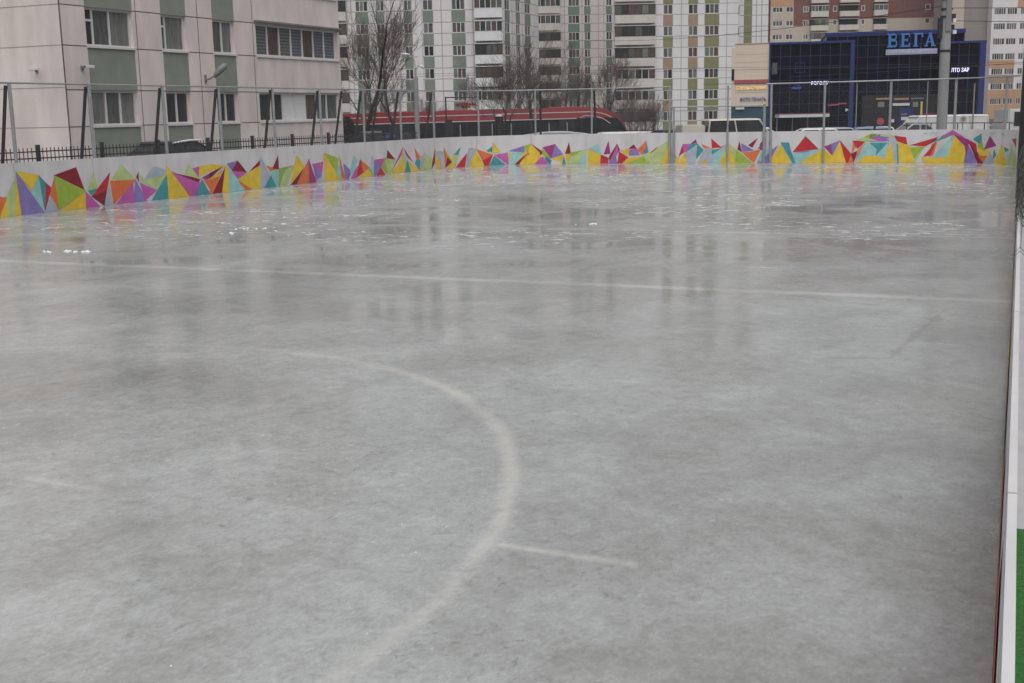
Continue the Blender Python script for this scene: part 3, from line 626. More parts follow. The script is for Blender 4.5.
MURAL = """T 26.55,0.41 26.74,0.45 26.52,0.19
Y 26.74,0.45 27.08,0.87 26.71,0.01 26.5,0.03 26.51,0.13
G 26.74,0.44 27.1,0.92 26.96,0 26.74,0.01
Y 27.06,0.79 27.13,0.86 27.14,0 26.96,0
P 27.1,1 27.82,0 27.15,0.03
Y 27.1,1.01 27.76,0.88 27.51,0.54
C 27.76,0.88 27.83,0.52 27.84,0.03 27.49,0.54
T 27.78,0.88 27.98,0.68 27.87,0.05 27.82,0.47
r 27.98,0.69 28.13,0.56 27.88,0.08
A 28.07,0.4 28.32,0.06 27.88,0.04
O 28.28,0.83 28.32,0.07 28.08,0.42
L 28.28,0.84 29.23,0.42 28.35,0.01
g 28.29,0.8 29.23,0.42 28.67,0.13
R 28.28,0.85 29,1 29.21,0.46
Y 29.24,0.42 29.24,0 28.43,0.03
M 29.27,0.4 29.71,0 29.24,0
T 29.35,0.42 29.66,0.47 29.61,0.38 29.48,0.28
G 29.59,0.88 29.69,0.46 29.35,0.42
R 29.48,0.27 30.17,0.81 29.88,0.01
r 29.48,0.27 30.17,0.81 29.99,0.38
A 30.12,0.55 30.18,0.01 29.9,0
G 30.62,0.99 31.08,0.59 30.2,0.61
O 30.18,0.6 31.1,0.58 30.24,0.03
M 31,0.52 30.97,0.07 30.33,0.05
P 31.12,0.58 31.48,0.06 30.97,0.06
R 31.25,0.79 31.23,0.52 31.15,0.65
M 31.29,0.49 31.9,0.26 31.43,0.06
G 31.3,0.56 32.18,0.62 31.95,0.28
G 31.3,0.72 31.46,0.55 31.3,0.53
A 31.88,0.9 32.34,0.77 32.23,0.65 31.49,0.57
G 32.33,0.74 32.18,0.62 31.95,0.28 32.37,0.63
T 32.37,0.66 32.37,0.01 31.71,0.04
Y 32.4,0.88 33.3,0.04 32.4,0.03
M 32.62,0.7 33.75,0.36 33.56,0.06 33.28,0.04
R 32.72,0.67 33.79,0.45 33.68,0.37
G 33.32,0.88 33.76,0.45 33.14,0.62
M 33.49,0.76 33.81,0.8 33.74,0.5
Y 33.81,0.81 34.28,0.82 34.74,0.78 33.77,0.52
m 34.73,0.72 33.87,0.48 34.13,0.4
T 33.86,0.45 34.17,0.05 33.56,0.05
O 34.71,0.52 33.97,0.41 34.31,0.04
Y 34.72,0.62 34.13,0.4 34.7,0.49
Y 34.28,0.84 35.04,0.76 34.25,0.62
Y 35.01,0.75 34.23,0.41 34.23,0.44 34.23,0.41
m 34.25,0.59 34.87,0.75 34.23,0.44
O 34.23,0.39 34.8,0.65 34.35,0.04 34.19,0.05
R 34.95,0.71 34.75,0.02 34.33,0.04
Y 34.97,0.74 35.11,0.66 35.07,0.01 34.76,0.02
P 35.07,0.82 35.59,0.88 35.28,0.62
C 35.09,0.77 35.82,0.03 35.1,0.02
R 35.59,0.88 36,0.52 35.3,0.61
M 35.3,0.6 36,0.52 35.56,0.36
R 36.71,0.85 36.66,0.69 36.14,0.54
Y 36.69,0.68 36.63,0.03 36.21,0.05 35.59,0.33
O 35.6,0.28 36.33,0.05 35.88,0.02
A 36.75,0.97 37.18,0.37 36.87,0.05 36.66,0.02
O 37.03,0.67 37.64,0.54 37.23,0.49
R 37.68,0.95 37.68,0.54 37.36,0.58
C 37.2,0.48 37.66,0.52 37.61,0.02 37.44,0.05
T 37.23,0.36 37.48,0.02 36.87,0.04
g 37.68,0.54 38.53,0.6 37.98,0.01 37.63,0.03
G 38.03,0.48 38.53,0.6 38.11,0.01 37.72,0.02
Y 38.73,0.91 39.1,0.54 38.31,0.05 38.53,0.57
R 39.08,0.49 38.64,0.03 38.31,0.04
O 39.41,0.77 39.35,0 38.68,0.01
m 39.41,0.77 39.79,0.07 39.39,0
M 39.62,0.59 40.27,0.64 40.12,0.19 39.9,0.1
P 39.66,0.57 40.16,0.22 39.79,0.07
A 40.16,0.19 40.23,0 39.61,0.04
Y 40.33,0.92 40.67,0.31 40.62,0 40.34,0
Y 40.38,0.92 41.24,0.03 40.35,0.06
L 40.39,0.92 41.23,0.71 41.07,0.29
C 41.07,0.27 41.25,0.54 41.59,0.09 41.24,0.05
O 41.29,0.85 41.63,0.09 41.4,0.14
P 41.55,0.54 41.96,0.29 41.82,0.08 41.63,0.13
A 40.91,0.16 41.51,0.09 40.9,0.03
C 42.27,0.77 42.53,0.56 42.01,0.06 41.96,0.31
m 42.07,0.38 41.86,0.03 41.78,0.12
M 42.31,0.29 42.56,0.42 42.37,0.04 42.05,0.04
r 42.67,0.61 42.94,0.18 42.37,0.02
O 42.7,0.61 43.28,0.31 42.86,0.18
L 43.32,0.28 43.51,0 42.53,0.04
Y 43.24,0.28 43.42,0 42.53,0.04
C 43.49,0.76 43.62,0.59 43.55,0.02 43.36,0.28
P 43.64,0.55 44.13,0.32 43.76,0.03 43.59,0.04
M 43.68,0.56 44.49,0.59 44.12,0.3
L 44.49,0.58 44.55,0 44.17,0.3
r 44.12,0.29 44.4,0.02 43.8,0.03
G 44.58,0.55 45.19,0.5 44.8,0.08 44.54,0.09
R 44.65,0.87 45.19,0.51 44.58,0.59
M 45.77,0.91 45.8,0.72 44.85,0.08
Y 45.81,0.89 45.93,0 44.84,0 45.64,0.47
m 45.86,0.93 46.61,0.34 46.11,0.58
C 45.89,0.71 46.15,0.57 45.93,0
T 46.14,0.44 46.39,0 45.92,0
Y 46.19,0.44 47.11,0.03 46.39,0
O 46.74,0.88 47.22,0.51 46.9,0.41
T 46.85,0.42 47.19,0.44 47.12,0.13 46.75,0.29
G 47.55,0.65 48.18,0.4 48.1,0.04 47.31,0.04
A 47.19,0.44 47.55,0.65 47.31,0.04 47.12,0.09
R 48.43,0.8 48.4,0.26 48.13,0.14
Y 48.47,0.62 48.8,0.24 48.78,0 48.47,0
G 48.02,0.51 48.16,0.42 48.04,0.1 47.99,0.11
R 48.45,0.77 48.34,0.23 48.14,0.15
Y 48.46,0.76 48.95,0.02 48.55,0.03
A 48.5,0.67 49.06,0.65 49.1,0.01 48.91,0.02
O 49.07,0.84 49.31,0.41 49.14,0.03
R 49.31,0.44 49.56,0.22 49.14,0.02
Y 49.1,0.77 49.6,0.31 49.69,0 49.29,0.01
T 50.1,0.8 49.94,0.48 49.64,0.47
G 49.64,0.49 49.94,0.48 49.76,0.02 49.63,0.21
M 50.4,0.53 50.26,0.33 49.92,0.02 49.82,0.02
r 50.4,0.53 50.28,0 49.82,0.01
A 50.51,0.74 50.89,0.7 50.49,0.04 50.31,0
Y 50.86,0.61 51.24,0 50.34,0
O 50.91,0.68 51.68,0.43 51.19,0.2
r 51.19,0.22 51.65,0.42 51.46,0 51.27,0
T 51.37,0.59 51.64,0.77 51.63,0.54
Y 51.67,0.94 51.98,0.55 51.66,0.49
M 51.76,0.42 52.31,0.5 52.34,0.04
T 51.73,0.39 52.19,0 51.49,0
A 52,0.27 52.34,0.06 52.19,0
P 52.36,0.56 53.01,0.76 53.03,0.5
C 52.38,0.49 53,0.48 52.6,0.06 52.4,0.05
G 52.33,0.5 52.51,0.5 52.4,0.05
L 53.01,0.75 53.3,0.83 53.15,0.45
Y 53.31,0.8 53.73,0.37 53.46,0.01 52.7,0
O 53.15,0.47 53.25,0.42 52.7,0 52.6,0.02
R 52.6,0.03 53.1,0.42 52.8,0.04
R 53.33,0.83 53.78,0.51 53.74,0.4
M 53.79,0.31 54.02,0 53.44,0.01
L 53.78,0.39 53.79,0.65 54.09,0.26
m 53.81,0.67 54.1,0.74 54.09,0.31
T 53.9,0.31 54.09,0.24 54.09,0
R 53.68,0.58 53.77,0.53 53.73,0.38 53.68,0.38
m 53.81,0.68 54.32,0.8 54.14,0.23
P 54.32,0.78 54.63,0.38 54.16,0.24
L 53.79,0.58 53.9,0.38 54.11,0.24 53.87,0.31
M 53.68,0.29 53.99,0.05 53.67,0
T 53.87,0.31 54.16,0.14 54.11,0 53.99,0.07
Y 54.63,0.35 54.7,0 54.16,0.21
R 54.89,0.87 54.95,0.42 54.72,0.4
Y 54.72,0.35 54.94,0.41 54.82,0.01
T 54.67,0.3 54.75,0 54.6,0
L 54.87,0.44 55.62,0.55 55.29,0.44 54.87,0.01
G 54.94,0.27 55.62,0.53 55.29,0.02 54.89,0.01
C 55.62,0.48 55.61,0.03 55.26,0.02
Y 55.69,0.58 56.22,0.34 56.19,0.02 55.69,0.02
C 55.74,0.6 56.12,0.78 56.25,0.43 56.22,0.36
m 56.57,0.9 56.65,0.4 56.37,0.37
r 56.21,0.37 56.57,0.22 56.55,0.07 56.22,0.05
R 56.93,0.78 57.05,0.52 56.65,0.12 56.6,0.26
M 56.93,0.73 57,0.47 56.75,0.14 56.6,0.07
P 56.85,0.4 56.95,0.05 56.6,0.05
r 57.02,0.47 57.4,0.24 57.15,0.05 56.97,0.04
Y 57.05,0.52 57.45,0.59 57.42,0.3
R 57.64,0.76 57.74,0.61 57.4,0.56
P 57.42,0.52 57.72,0.59 57.89,0.33 57.47,0.31
M 57.64,0.59 57.79,0.61 57.89,0.33
L 58.04,0.3 58.14,0.05 57.35,0.05
Y 57.4,0.21 58.04,0.28 57.35,0.05 57.22,0.03
O 58.16,0.89 58.16,0.63 57.99,0.35 57.82,0.54
T 58.17,0.88 58.26,0.44 58.04,0.37
r 58.62,0.64 58.28,0.39 58.57,0.49
G 58.04,0.33 58.62,0.51 58.74,0.72 58.74,0.02 58.14,0.05
L 58.62,0.49 58.74,0.67 58.74,0.04 58.23,0.05
r 58.66,0.63 58.62,0.49 58.32,0.39
G 59.15,0.95 58.62,0.58 58.32,0.35 58.33,0.07 58.76,0.04
L 58.62,0.51 58.88,0.39 58.79,0.04 58.33,0.05
Y 59.15,0.92 59.15,0.02 58.79,0.03
O 59.15,0.95 59.21,0.58 59.19,0.25
A 59.2,0.48 59.42,0.2 59.25,0.02 59.2,0.02
O 59.32,0.46 59.42,0.2 59.34,0.27
Y 59.42,0.2 59.56,0.27 59.54,0.04 59.37,0.04
r 59.65,0.71 59.72,0.43 59.51,0.27
Y 59.73,0.41 59.87,0.04 59.54,0.04
M 59.67,0.75 59.96,0.75 59.87,0.41 59.72,0.46
m 60.2,0.93 60.24,0.8 59.98,0.75
T 59.98,0.75 60.22,0.77 60.01,0.36 59.84,0.43
A 59.77,0.39 60.25,0.71 60.18,0.06 59.87,0.04
T 60.22,0.8 60.51,0.52 60.23,0.16
O 60.43,0.75 60.81,0.59 60.53,0.59
A 60.55,0.57 60.86,0.59 60.86,0.06 60.3,0.06
Y 60.35,0.12 60.63,0.13 60.63,0.03 60.25,0.03
r 60.83,0.95 61.21,0.62 60.86,0.59
T 60.85,0.52 61.19,0.56 60.86,0.33
M 61.14,0.61 61.46,0.73 61.19,0.57
C 60.86,0.29 61.46,0.7 61.19,0.02 60.86,0.03
Y 61.52,0.74 61.53,0.02 61.18,0.02
Y 61.56,0.65 61.82,0.02 61.56,0.02
G 61.58,0.72 62.12,0.24 61.82,0.02 61.6,0.51
L 61.83,0.51 62.44,0.04 61.8,0.03
R 61.94,0.86 62.02,0.42 61.86,0.54
P 62.02,0.76 62.5,0.49 62.02,0.43
R 62.65,0.96 62.45,0.6 62.29,0.69
O 62.07,0.41 62.52,0.46 62.75,0.51 62.51,0.04
m 62.95,0.93 62.95,0.64 62.66,0.55
M 62.95,0.68 62.48,0.46 62.75,0.57
C 62.95,0.6 62.96,0.37 62.62,0.04 62.58,0.06
P 62.96,0.38 62.96,0.02 62.65,0.02
m 62.94,0.97 62.95,0.59 62.74,0.48 62.74,0.73
R 63.08,0.84 63.17,0.69 63.08,0.67
C 62.95,0.53 63.24,0.57 62.75,0.1 62.75,0.33
P 63.42,0.66 63.09,0.03 62.75,0.03 62.75,0.1 63.2,0.5
Y 63.53,0.7 63.34,0.02 63.09,0.02
Y 63.54,0.7 63.92,0.02 63.35,0.02
A 63.57,0.68 64.06,0.02 63.93,0.02
T 63.55,0.77 63.86,0.76 63.92,0.5 64.1,0.05 63.99,0.1
r 64.47,1 64.94,0.53 64.03,0.42
P 64.03,0.41 64.71,0.47 64.45,0.4
C 64.05,0.36 65.17,0.54 64.37,0.05 64.1,0.02
Y 65.17,0.54 65.18,0.02 64.3,0.02
m 65.19,0.61 65.49,0.73 65.48,0.28
P 65.44,0.71 65.74,0.83 65.5,0.28
Y 65.19,0.49 65.49,0.28 65.75,0.75 66.05,0.01 65.18,0.02
r 65.75,0.85 66.17,0.33 66.07,0.03 66,0.05
R 66.17,0.33 66.42,0.46 66.29,0.01
O 66.17,0.31 66.28,0.03 66.05,0.02
O 66.24,0.79 66.39,0.66 66.19,0.33
r 66.22,0.82 66.68,0.81 66.56,0.66 66.4,0.53
S 66.69,0.76 66.51,0.4 66.35,0.13 66.4,0.48
G 66.34,0.83 66.6,0.95 67.11,0.82 66.69,0.79
L 66.39,0.85 66.89,1.08 67.1,1.06 66.81,0.82
C 66.69,0.7 67.21,0.77 67.24,0.01 66.35,0.01
T 66.9,0.74 67.21,0.65 67.06,0.26 67.12,0.52
P 66.85,0.91 67.2,1.06 67.2,0.91
M 66.77,0.82 67.2,0.93 67.21,0.78
Y 66.7,0.26 67.23,0.24 67.24,0.01 66.41,0.01
L 66.84,1.01 67.11,1.06 66.84,0.92
M 66.84,0.92 67.17,0.98 67.55,0.81 66.85,0.76
P 67.06,1 67.54,0.94 67.39,0.84 67.17,0.89
G 67.16,1.06 67.81,0.99 67.54,0.93
C 66.85,0.76 67.5,0.78 67.39,0.17 66.87,0.26
T 66.85,0.73 67.45,0.72 67.08,0.28 67.1,0.51
Y 66.87,0.29 67.36,0.17 67.55,0.75 67.58,0 66.88,0.01
Y 67.55,0.75 67.79,0 67.58,0
A 67.55,0.92 67.73,0.94 67.88,0.61 67.87,0 67.77,0.03
T 67.81,0.69 67.89,0.67 67.9,0 67.85,0.03
r 67.73,0.99 68.12,0.93 68.17,0.66 67.82,0.8
Y 67.87,0.75 68.28,0.61 68.43,0 67.93,0
G 68.28,0.55 68.78,0.58 68.49,0 68.43,0.03
L 68.28,0.55 68.78,0.58 68.45,0.17
r 68.3,0.64 69.24,0.93 68.83,0.6
R 69.24,0.93 69.19,0.82 68.83,0.6
T 69.25,0.79 69.78,1.01 69.4,0.93 68.99,0.69
r 69.19,0.77 69.01,0.28 68.77,0.22
O 69.22,0.74 69.11,0.28 68.98,0.22 68.93,0.28 69.04,0.66
C 69.78,0.98 69.6,0.22 69.09,0.22
Y 69.81,0.95 69.83,0 68.81,0 68.74,0.19 69.6,0.2
Y 69.84,0.95 70.29,0.55 70.23,0 69.84,0
M 69.77,1.17 70.24,0.9 69.78,1.01 69.35,0.93
m 69.84,1.01 70.42,0.82 70.33,0.28 70.25,0.61
P 70.3,0.79 70.81,0 70.26,0 70.32,0.45
R 70.36,0.85 70.82,0.35 71.05,0 70.81,0
r 70.42,0.82 70.71,0.69 70.77,0.35
T 70.91,1.05 70.97,0.59 70.6,0.87
T 70.94,1.03 70.61,0.82 70.79,0.8
L 70.92,0.82 71.08,0.46 70.77,0.61
Y 70.77,0.61 71.36,0.41 71.1,0.25 70.82,0.29
O 70.82,0.27 71.23,0.28 71.05,0.01
m 71.3,0.97 71.64,0.64 71.08,0.5
T 71.55,0.52 71.68,0.31 71.5,0.15
A 71.36,0.36 71.63,0 71.08,0
Y 71.94,0.66 72.35,0 71.59,0
C 72.09,0.63 73.22,0.01 72.4,0 72.2,0.48
T 72.09,0.61 72.45,0.52 72.2,0.43
G 72.62,0.65 73.44,0 72.46,0
r 72.66,0.88 73.04,0.91 73.08,0.61"""
def mural_poly(mb, key, pts, layer):
    off = -0.0015 - 0.0012 * layer; ki = PK.index(key)
    cs = sum(p[0] for p in pts) / len(pts); cz = sum(p[1] for p in pts) / len(pts)
    pts = [(cs + (s - cs) * 1.08, cz + (z - cz) * 1.05) for s, z in pts]; pts = [(s, 0.0 if z < .13 else z) for s, z in pts]
    # split long triangles along the curve by clipping at path vertices
    smin, smax = min(p[0] for p in pts), max(p[0] for p in pts)
    cuts = [s for s in PS if smin + 1e-3 < s < smax - 1e-3]; polys = [pts]
    for c in cuts:
        new = []
        for P in polys:
            lo, hi = [], []
            for i in range(len(P)):
                a, d = P[i], P[(i + 1) % len(P)]
                if a[0] <= c: lo.append(a)
                if a[0] >= c: hi.append(a)
                if (a[0] - c) * (d[0] - c) < 0:
                    t = (c - a[0]) / (d[0] - a[0]); q = (c, a[1] + (d[1] - a[1]) * t); lo.append(q); hi.append(q)
            new += [q for q in (lo, hi) if len(q) > 2]
        polys = new
    for P in polys:
        V = [(*on_path(s, off), max(z, 0.004)) for s, z in P]
        mb.add(V, [tuple(range(len(V)))], ki)
mm = MB()
for li, line in enumerate(MURAL.strip().splitlines()):
    p = line.split(); mural_poly(mm, p[0], [tuple(map(float, q.split(','))) for q in p[1:]], li % 6)
rg = random.Random(5)
def spikes(s0, s1):
    s = s0; li = 0
    while s < s1 - 0.3:
        w_ = rg.uniform(0.5, 1.3); h1 = rg.uniform(0.45, 1.0); k = rg.choice(PK); k2 = rg.choice(PK); top = s + w_ * rg.uniform(.2, .8)
        mural_poly(mm, k, [(s, 0.0), (top, h1), (s + w_, 0.0)], li % 5)
        mural_poly(mm, k2, [(top, h1), (s + w_, 0.0), (s + w_ * 1.35, h1 * rg.uniform(.4, .8))], (li + 1) % 5)
        if rg.random() < .6: mural_poly(mm, rg.choice(PK), [(top, h1), (s + w_ * .4, 0.0), (s + w_, 0.0)], (li + 2) % 5)
        s += w_ * rg.uniform(.8, 1.05); li += 1
spikes(0.3, 26.3)
mm.build('mural', [M['paint_' + k] for k in PK], rb)
mm = MB(); spikes(74.6, 104.0)
se = PS[-2]
for i, (k, a0, a1, h) in enumerate((('O', 0.5, 3.3, .5), ('r', 2.2, 5.2, .8), ('O', 4.4, 6.9, .6), ('S', 6.2, 9.0, .5), ('Y', 7.5, 10.5, .7), ('O', 9.6, 12.2, .5), ('Y', 11.4, 13.6, .8))):
    sa = se + PATH[-2][1]; mural_poly(mm, k, [(sa - a1, 0.0), (sa - (a0 + a1) / 2, h), (sa - a0, 0.0)], i % 5)
    mural_poly(mm, k, [(sa - a1, 0.0), (sa - a1 + .2, .16), (sa - a0 - .2, .16), (sa - a0, 0.0)], i % 5)
mm.build('mural', [M['paint_' + k] for k in PK], rb)

# pencil-thin scribbles on the end board
gb = MB(); rg = random.Random(3)
def scribble(s0, z0, wd, n):
    s = s0; pts = []
    for i in range(n): pts.append((s0 + wd * i / n, z0 + rg.uniform(-.05, .06)))
    for a, c in zip(pts, pts[1:]):
        q = [(a[0], a[1] - .008), (c[0], c[1] - .008), (c[0], c[1] + .01), (a[0], a[1] + .01)]
        gb.add([(*on_path(s_, -0.012), z_) for s_, z_ in q], [(0, 1, 2, 3)])
scribble(68.75, 1.06, .14, 5); scribble(68.95, 1.06, .32, 14); scribble(71.3, 1.05, .35, 12); scribble(71.9, 1.02, .25, 8); scribble(38.5, 1.0, .2, 5)
gb.build('scribble', M['lampgrey'], rb)
# snow ridge piled on the foot of the end boards outside is hidden; low snow lip over the top of the board
b = MB(); pts = []
for i in range(13):
    s = 53.0 + i * 0.22; x, y = on_path(s, 0.95); pts.append((x, y, 1.12 + 0.12 * math.sin(math.pi * i / 12)))
b.tube(pts, [0.03 + 0.05 * math.sin(math.pi * i / 12) for i in range(13)], 10)
so = b.build('snow_heap', M['slush'], None, smooth=True, rz=-AZ); tag(so, 'low grey heap of shovelled snow lying along the outside of the boards by the tram', 'snow')
b = MB(); b.tube([(p[0], p[1], .35) for p in pts], [0.48 + 0.2 * math.sin(math.pi * i / 12) for i in range(13)], 12, cap=True)
b.build('lower_heap', M['slush'], so, smooth=True)

# ------------------------------------------------------------------ fence on the boards
fr = empty('chainlink_fence', (0, 0, 0), -AZ, 'tall chain link fence on grey steel posts standing behind the rink boards', 'fence')
def post(s, z1, rad=0.032, out=0.11, lean=0.0, m='steel', z0=-0.03, name='post'):
    x, y = on_path(s, out); x2, y2 = on_path(s + lean, out); b = MB(); b.tube([(x, y, z0), (x2, y2, z1)], rad, 8); return b.build(name, M[m], fr)
TOP = 3.0
left_posts = [27.04 - 2.7 * k for k in range(4, 0, -1)] + POSTS[:12]
for s in left_posts: post(s + .2, TOP, rad=0.042, lean=random.uniform(-.03, .03))
post(59.15, TOP, .05, out=-.06); post(59.32, 2.2, .04, out=-.06); post(61.48, TOP - .02, .035, out=-.06); post(62.9, 2.25, .055, out=-.06); post(63.15, TOP, .05, out=-.04); post(65.15, TOP, .045, out=-.04)
for s in (67.52, 69.77, 71.9): post(s, TOP, .048)
post(68.8, 2.95, .018); post(66.3, 2.95, .016)
# braces: black, from the top of a post down to the ground outside
for s in left_posts[:-2]:
    if s > 49: continue
    x0, y0 = on_path(s + .15, .16); x1, y1 = on_path(s + .15, .70); b = MB(); b.tube([(x1, y1, -.03), (x0, y0, TOP - .06)], .042, 6); b.build('brace', M['black'], fr)
for s in (41.9, 44.4): 
    x0, y0 = on_path(s, .16); x1, y1 = on_path(s, .74); b = MB(); b.tube([(x1, y1, -.03), (x0, y0, TOP - .06)], .04, 6); b.build('brace', M['black'], fr)
for s in (53.75, 55.9):
    x0, y0 = on_path(s, .2); x1, y1 = on_path(s, .5); b = MB(); b.tube([(x1, y1, -.03), (x0, y0, TOP - .06)], .045, 6); b.build('brace', M['black'], fr)
def rail(s0, s1, z, rad=.025, out=.11, sag=0.0):
    ss = fine(s0, s1); b = MB(); b.tube([(*on_path(s, out), z) for s in ss], rad, 6); return b.build('top_rail', M['steel'], fr)
rail(16, 59.15, TOP); rail(59.15, 62.95, 2.2, .03, -.06); rail(62.95, 65.2, TOP, .03, -.04); rail(65.2, 73.0, TOP, .03, .05)
# chain link wires: two families of zigzag wires, each a thin three sided tube
def netting(s0, s1, z0, z1, out, parent, pitch=.075, r=.0010, m='wire', name='netting'):
    b = MB(); H = z1 - z0; s = s0 - H
    while s < s1:
        for d in (1, -1):
            a, e = (s, s + H) if d == 1 else (s + H, s)
            # param t: s(t)=a+(e-a)t, z=z0+H t ; clip to [s0,s1]
            ts = [0, 1]
            for lim in (s0, s1):
                t = (lim - a) / (e - a)
                if 0 < t < 1: ts.append(t)
            ts += [(q - a) / (e - a) for q in PS if min(a, e) < q < max(a, e)]
            ts = sorted(ts)
            ts = [t for t in ts if s0 - 1e-6 <= a + (e - a) * t <= s1 + 1e-6]
            for t0, t1 in zip(ts, ts[1:]):
                if t1 - t0 < 1e-4: continue
                p = on_path(a + (e - a) * t0, out); q = on_path(a + (e - a) * t1, out); za, zb = z0 + H * t0, z0 + H * t1
                b.add([(p[0], p[1], za - r * 1.4), (p[0], p[1], za + r * 1.4), (p[0] + r, p[1] - r, za), (q[0], q[1], zb - r * 1.4), (q[0], q[1], zb + r * 1.4), (q[0] + r, q[1] - r, zb)],
                      [(0, 1, 4, 3), (1, 2, 5, 4), (2, 0, 3, 5)])
        s += pitch
    return b.build(name, M[m], parent)
netting(16, 59.1, 1.2, 2.98, .10, fr); netting(63.2, 73.0, 1.2, 2.98, .10, fr); netting(59.2, 62.9, 1.2, 2.18, .05, fr)

# side fence over the right hand boards, its near end torn and curling
sf = empty('chainlink_fence', (0, 0, 0), -AZ, 'dark rusty netting fence over the right side boards, torn and curled at its end', 'fence')
fr_keep = fr
S_R = PS[-1]
def s_of_a(a): return PS[-2] + (PATH[-2][1] - a)
for a in [12.6, 15.1, 17.6, 20.1, 22.6, 25.1, 27.6, 30.1, 32.6, 35.1, 37.6, 40.1]:
    x, y = on_path(s_of_a(a), .012); b = MB(); b.tube([(x, y, 1.203), (x, y, 3.6)], .04, 8); b.build('post', M['black'], sf)
b = MB(); b.tube([(*on_path(s_of_a(12.6), .012), 3.55), (*on_path(s_of_a(40.1), .012), 3.55)], .025, 6); b.build('top_rail', M['black'], sf)
netting(s_of_a(42.5), s_of_a(12.7), 1.22, 3.5, .012, sf, pitch=.09, r=.002, m='darkwire')
b = MB(); rg = random.Random(11)
for i in range(26):
    a0 = rg.uniform(11.8, 12.7); z = rg.uniform(1.25, 1.8); pts = []; a = a0; side = .03; zz = z
    for k in range(9):
        pts.append((on_path(s_of_a(a))[0] + side, a, zz)); a -= rg.uniform(.05, .5) ; zz = max(1.21, zz + rg.uniform(-.16, .10)); side = max(-.02, min(.12, side + rg.uniform(-.035, .035)))
        if a < 8.6: break
    if len(pts) > 2: b.tube(pts, .0035, 4)
for i in range(2):
    a = rg.uniform(7.6, 8.4); bb = on_path(s_of_a(a))[0]; b.tube([(bb + .05, a, 1.21), (bb + .02, a - .15, 1.26), (bb - .02, a - .25, 1.22)], .002, 4)
b.build('torn_netting', M['darkwire'], sf)

# turf and slush outside the near right boards
def rect(name, b0, b1, a0, a1, z, m):
    q = MB(); n = 24; vs = []
    for i in range(n + 1):
        a = a0 + (a1 - a0) * i / n; vs += [(b0, a, z), (b1, a, z)]
    q.add(vs, [(2 * i, 2 * i + 1, 2 * i + 3, 2 * i + 2) for i in range(n)]); o = q.build(name, m, rz=-AZ); tag(o, kind='structure'); return o
rect('turf', 0.0, 3.0, -6, 6.3, -.012, M['turf']); rect('slush', -0.3, 3.0, 6.3, 46, -.012, M['slush'])
rg = random.Random(2)
for (bb, aa, nb) in ((-14.68, 15.14, 10), (-14.28, 15.23, 13), (-13.7, 19.3, 8), (-7.6, 21.5, 7), (-13.6, 18.5, 5)):
    q = MB()
    for k in range(nb):
        cx, cy, r = rg.gauss(0, .14), rg.gauss(0, .07), rg.uniform(.010, .035)
        q.tube([(cx, cy, -.005), (cx, cy, r * .4), (cx, cy, r * .7)], [r, r * .85, r * .3], 7)
    p = rink_pt(bb, aa); o = q.build('snow_crumbs', M['snow'], smooth=True, loc=p)
    lab = {15.14: 'small white crumbs of snow on the ice, leftmost pair', 15.23: 'larger crumbs of snow on the ice just right of the leftmost ones', 19.3: 'crumbs of snow far out on the ice towards the left boards', 21.5: 'thin crumbs of snow far out in the middle of the ice', 18.5: 'sparse snow crumbs on the ice in front of the far left patch'}[aa]
    tag(o, lab, 'snow', 'snow crumbs on the ice')

# ------------------------------------------------------------------ black iron fence between rink and pink block
ifn = empty('iron_fence', (0, 0, 0), -AZ, 'low black iron picket fence between the rink and the pink block', 'fence')
a = 18.0; first = None
while a < 47:
    b = MB(); b.box(-25.045, -24.955, a - .045, a + .045, -.05, 1.5); b.build('fence_post', M['iron'], ifn)
    b = MB()
    for z in (1.12, 1.3, .25): b.box(-25.015, -24.985, a + .045, a + 2.455, z, z + .035)
    k = a + .17
    while k < a + 2.4: b.box(-25.009, -24.991, k - .009, k + .009, .1, 1.42); k += .15
    b.build('picket_panel', M['iron'], ifn)
    a += 2.5

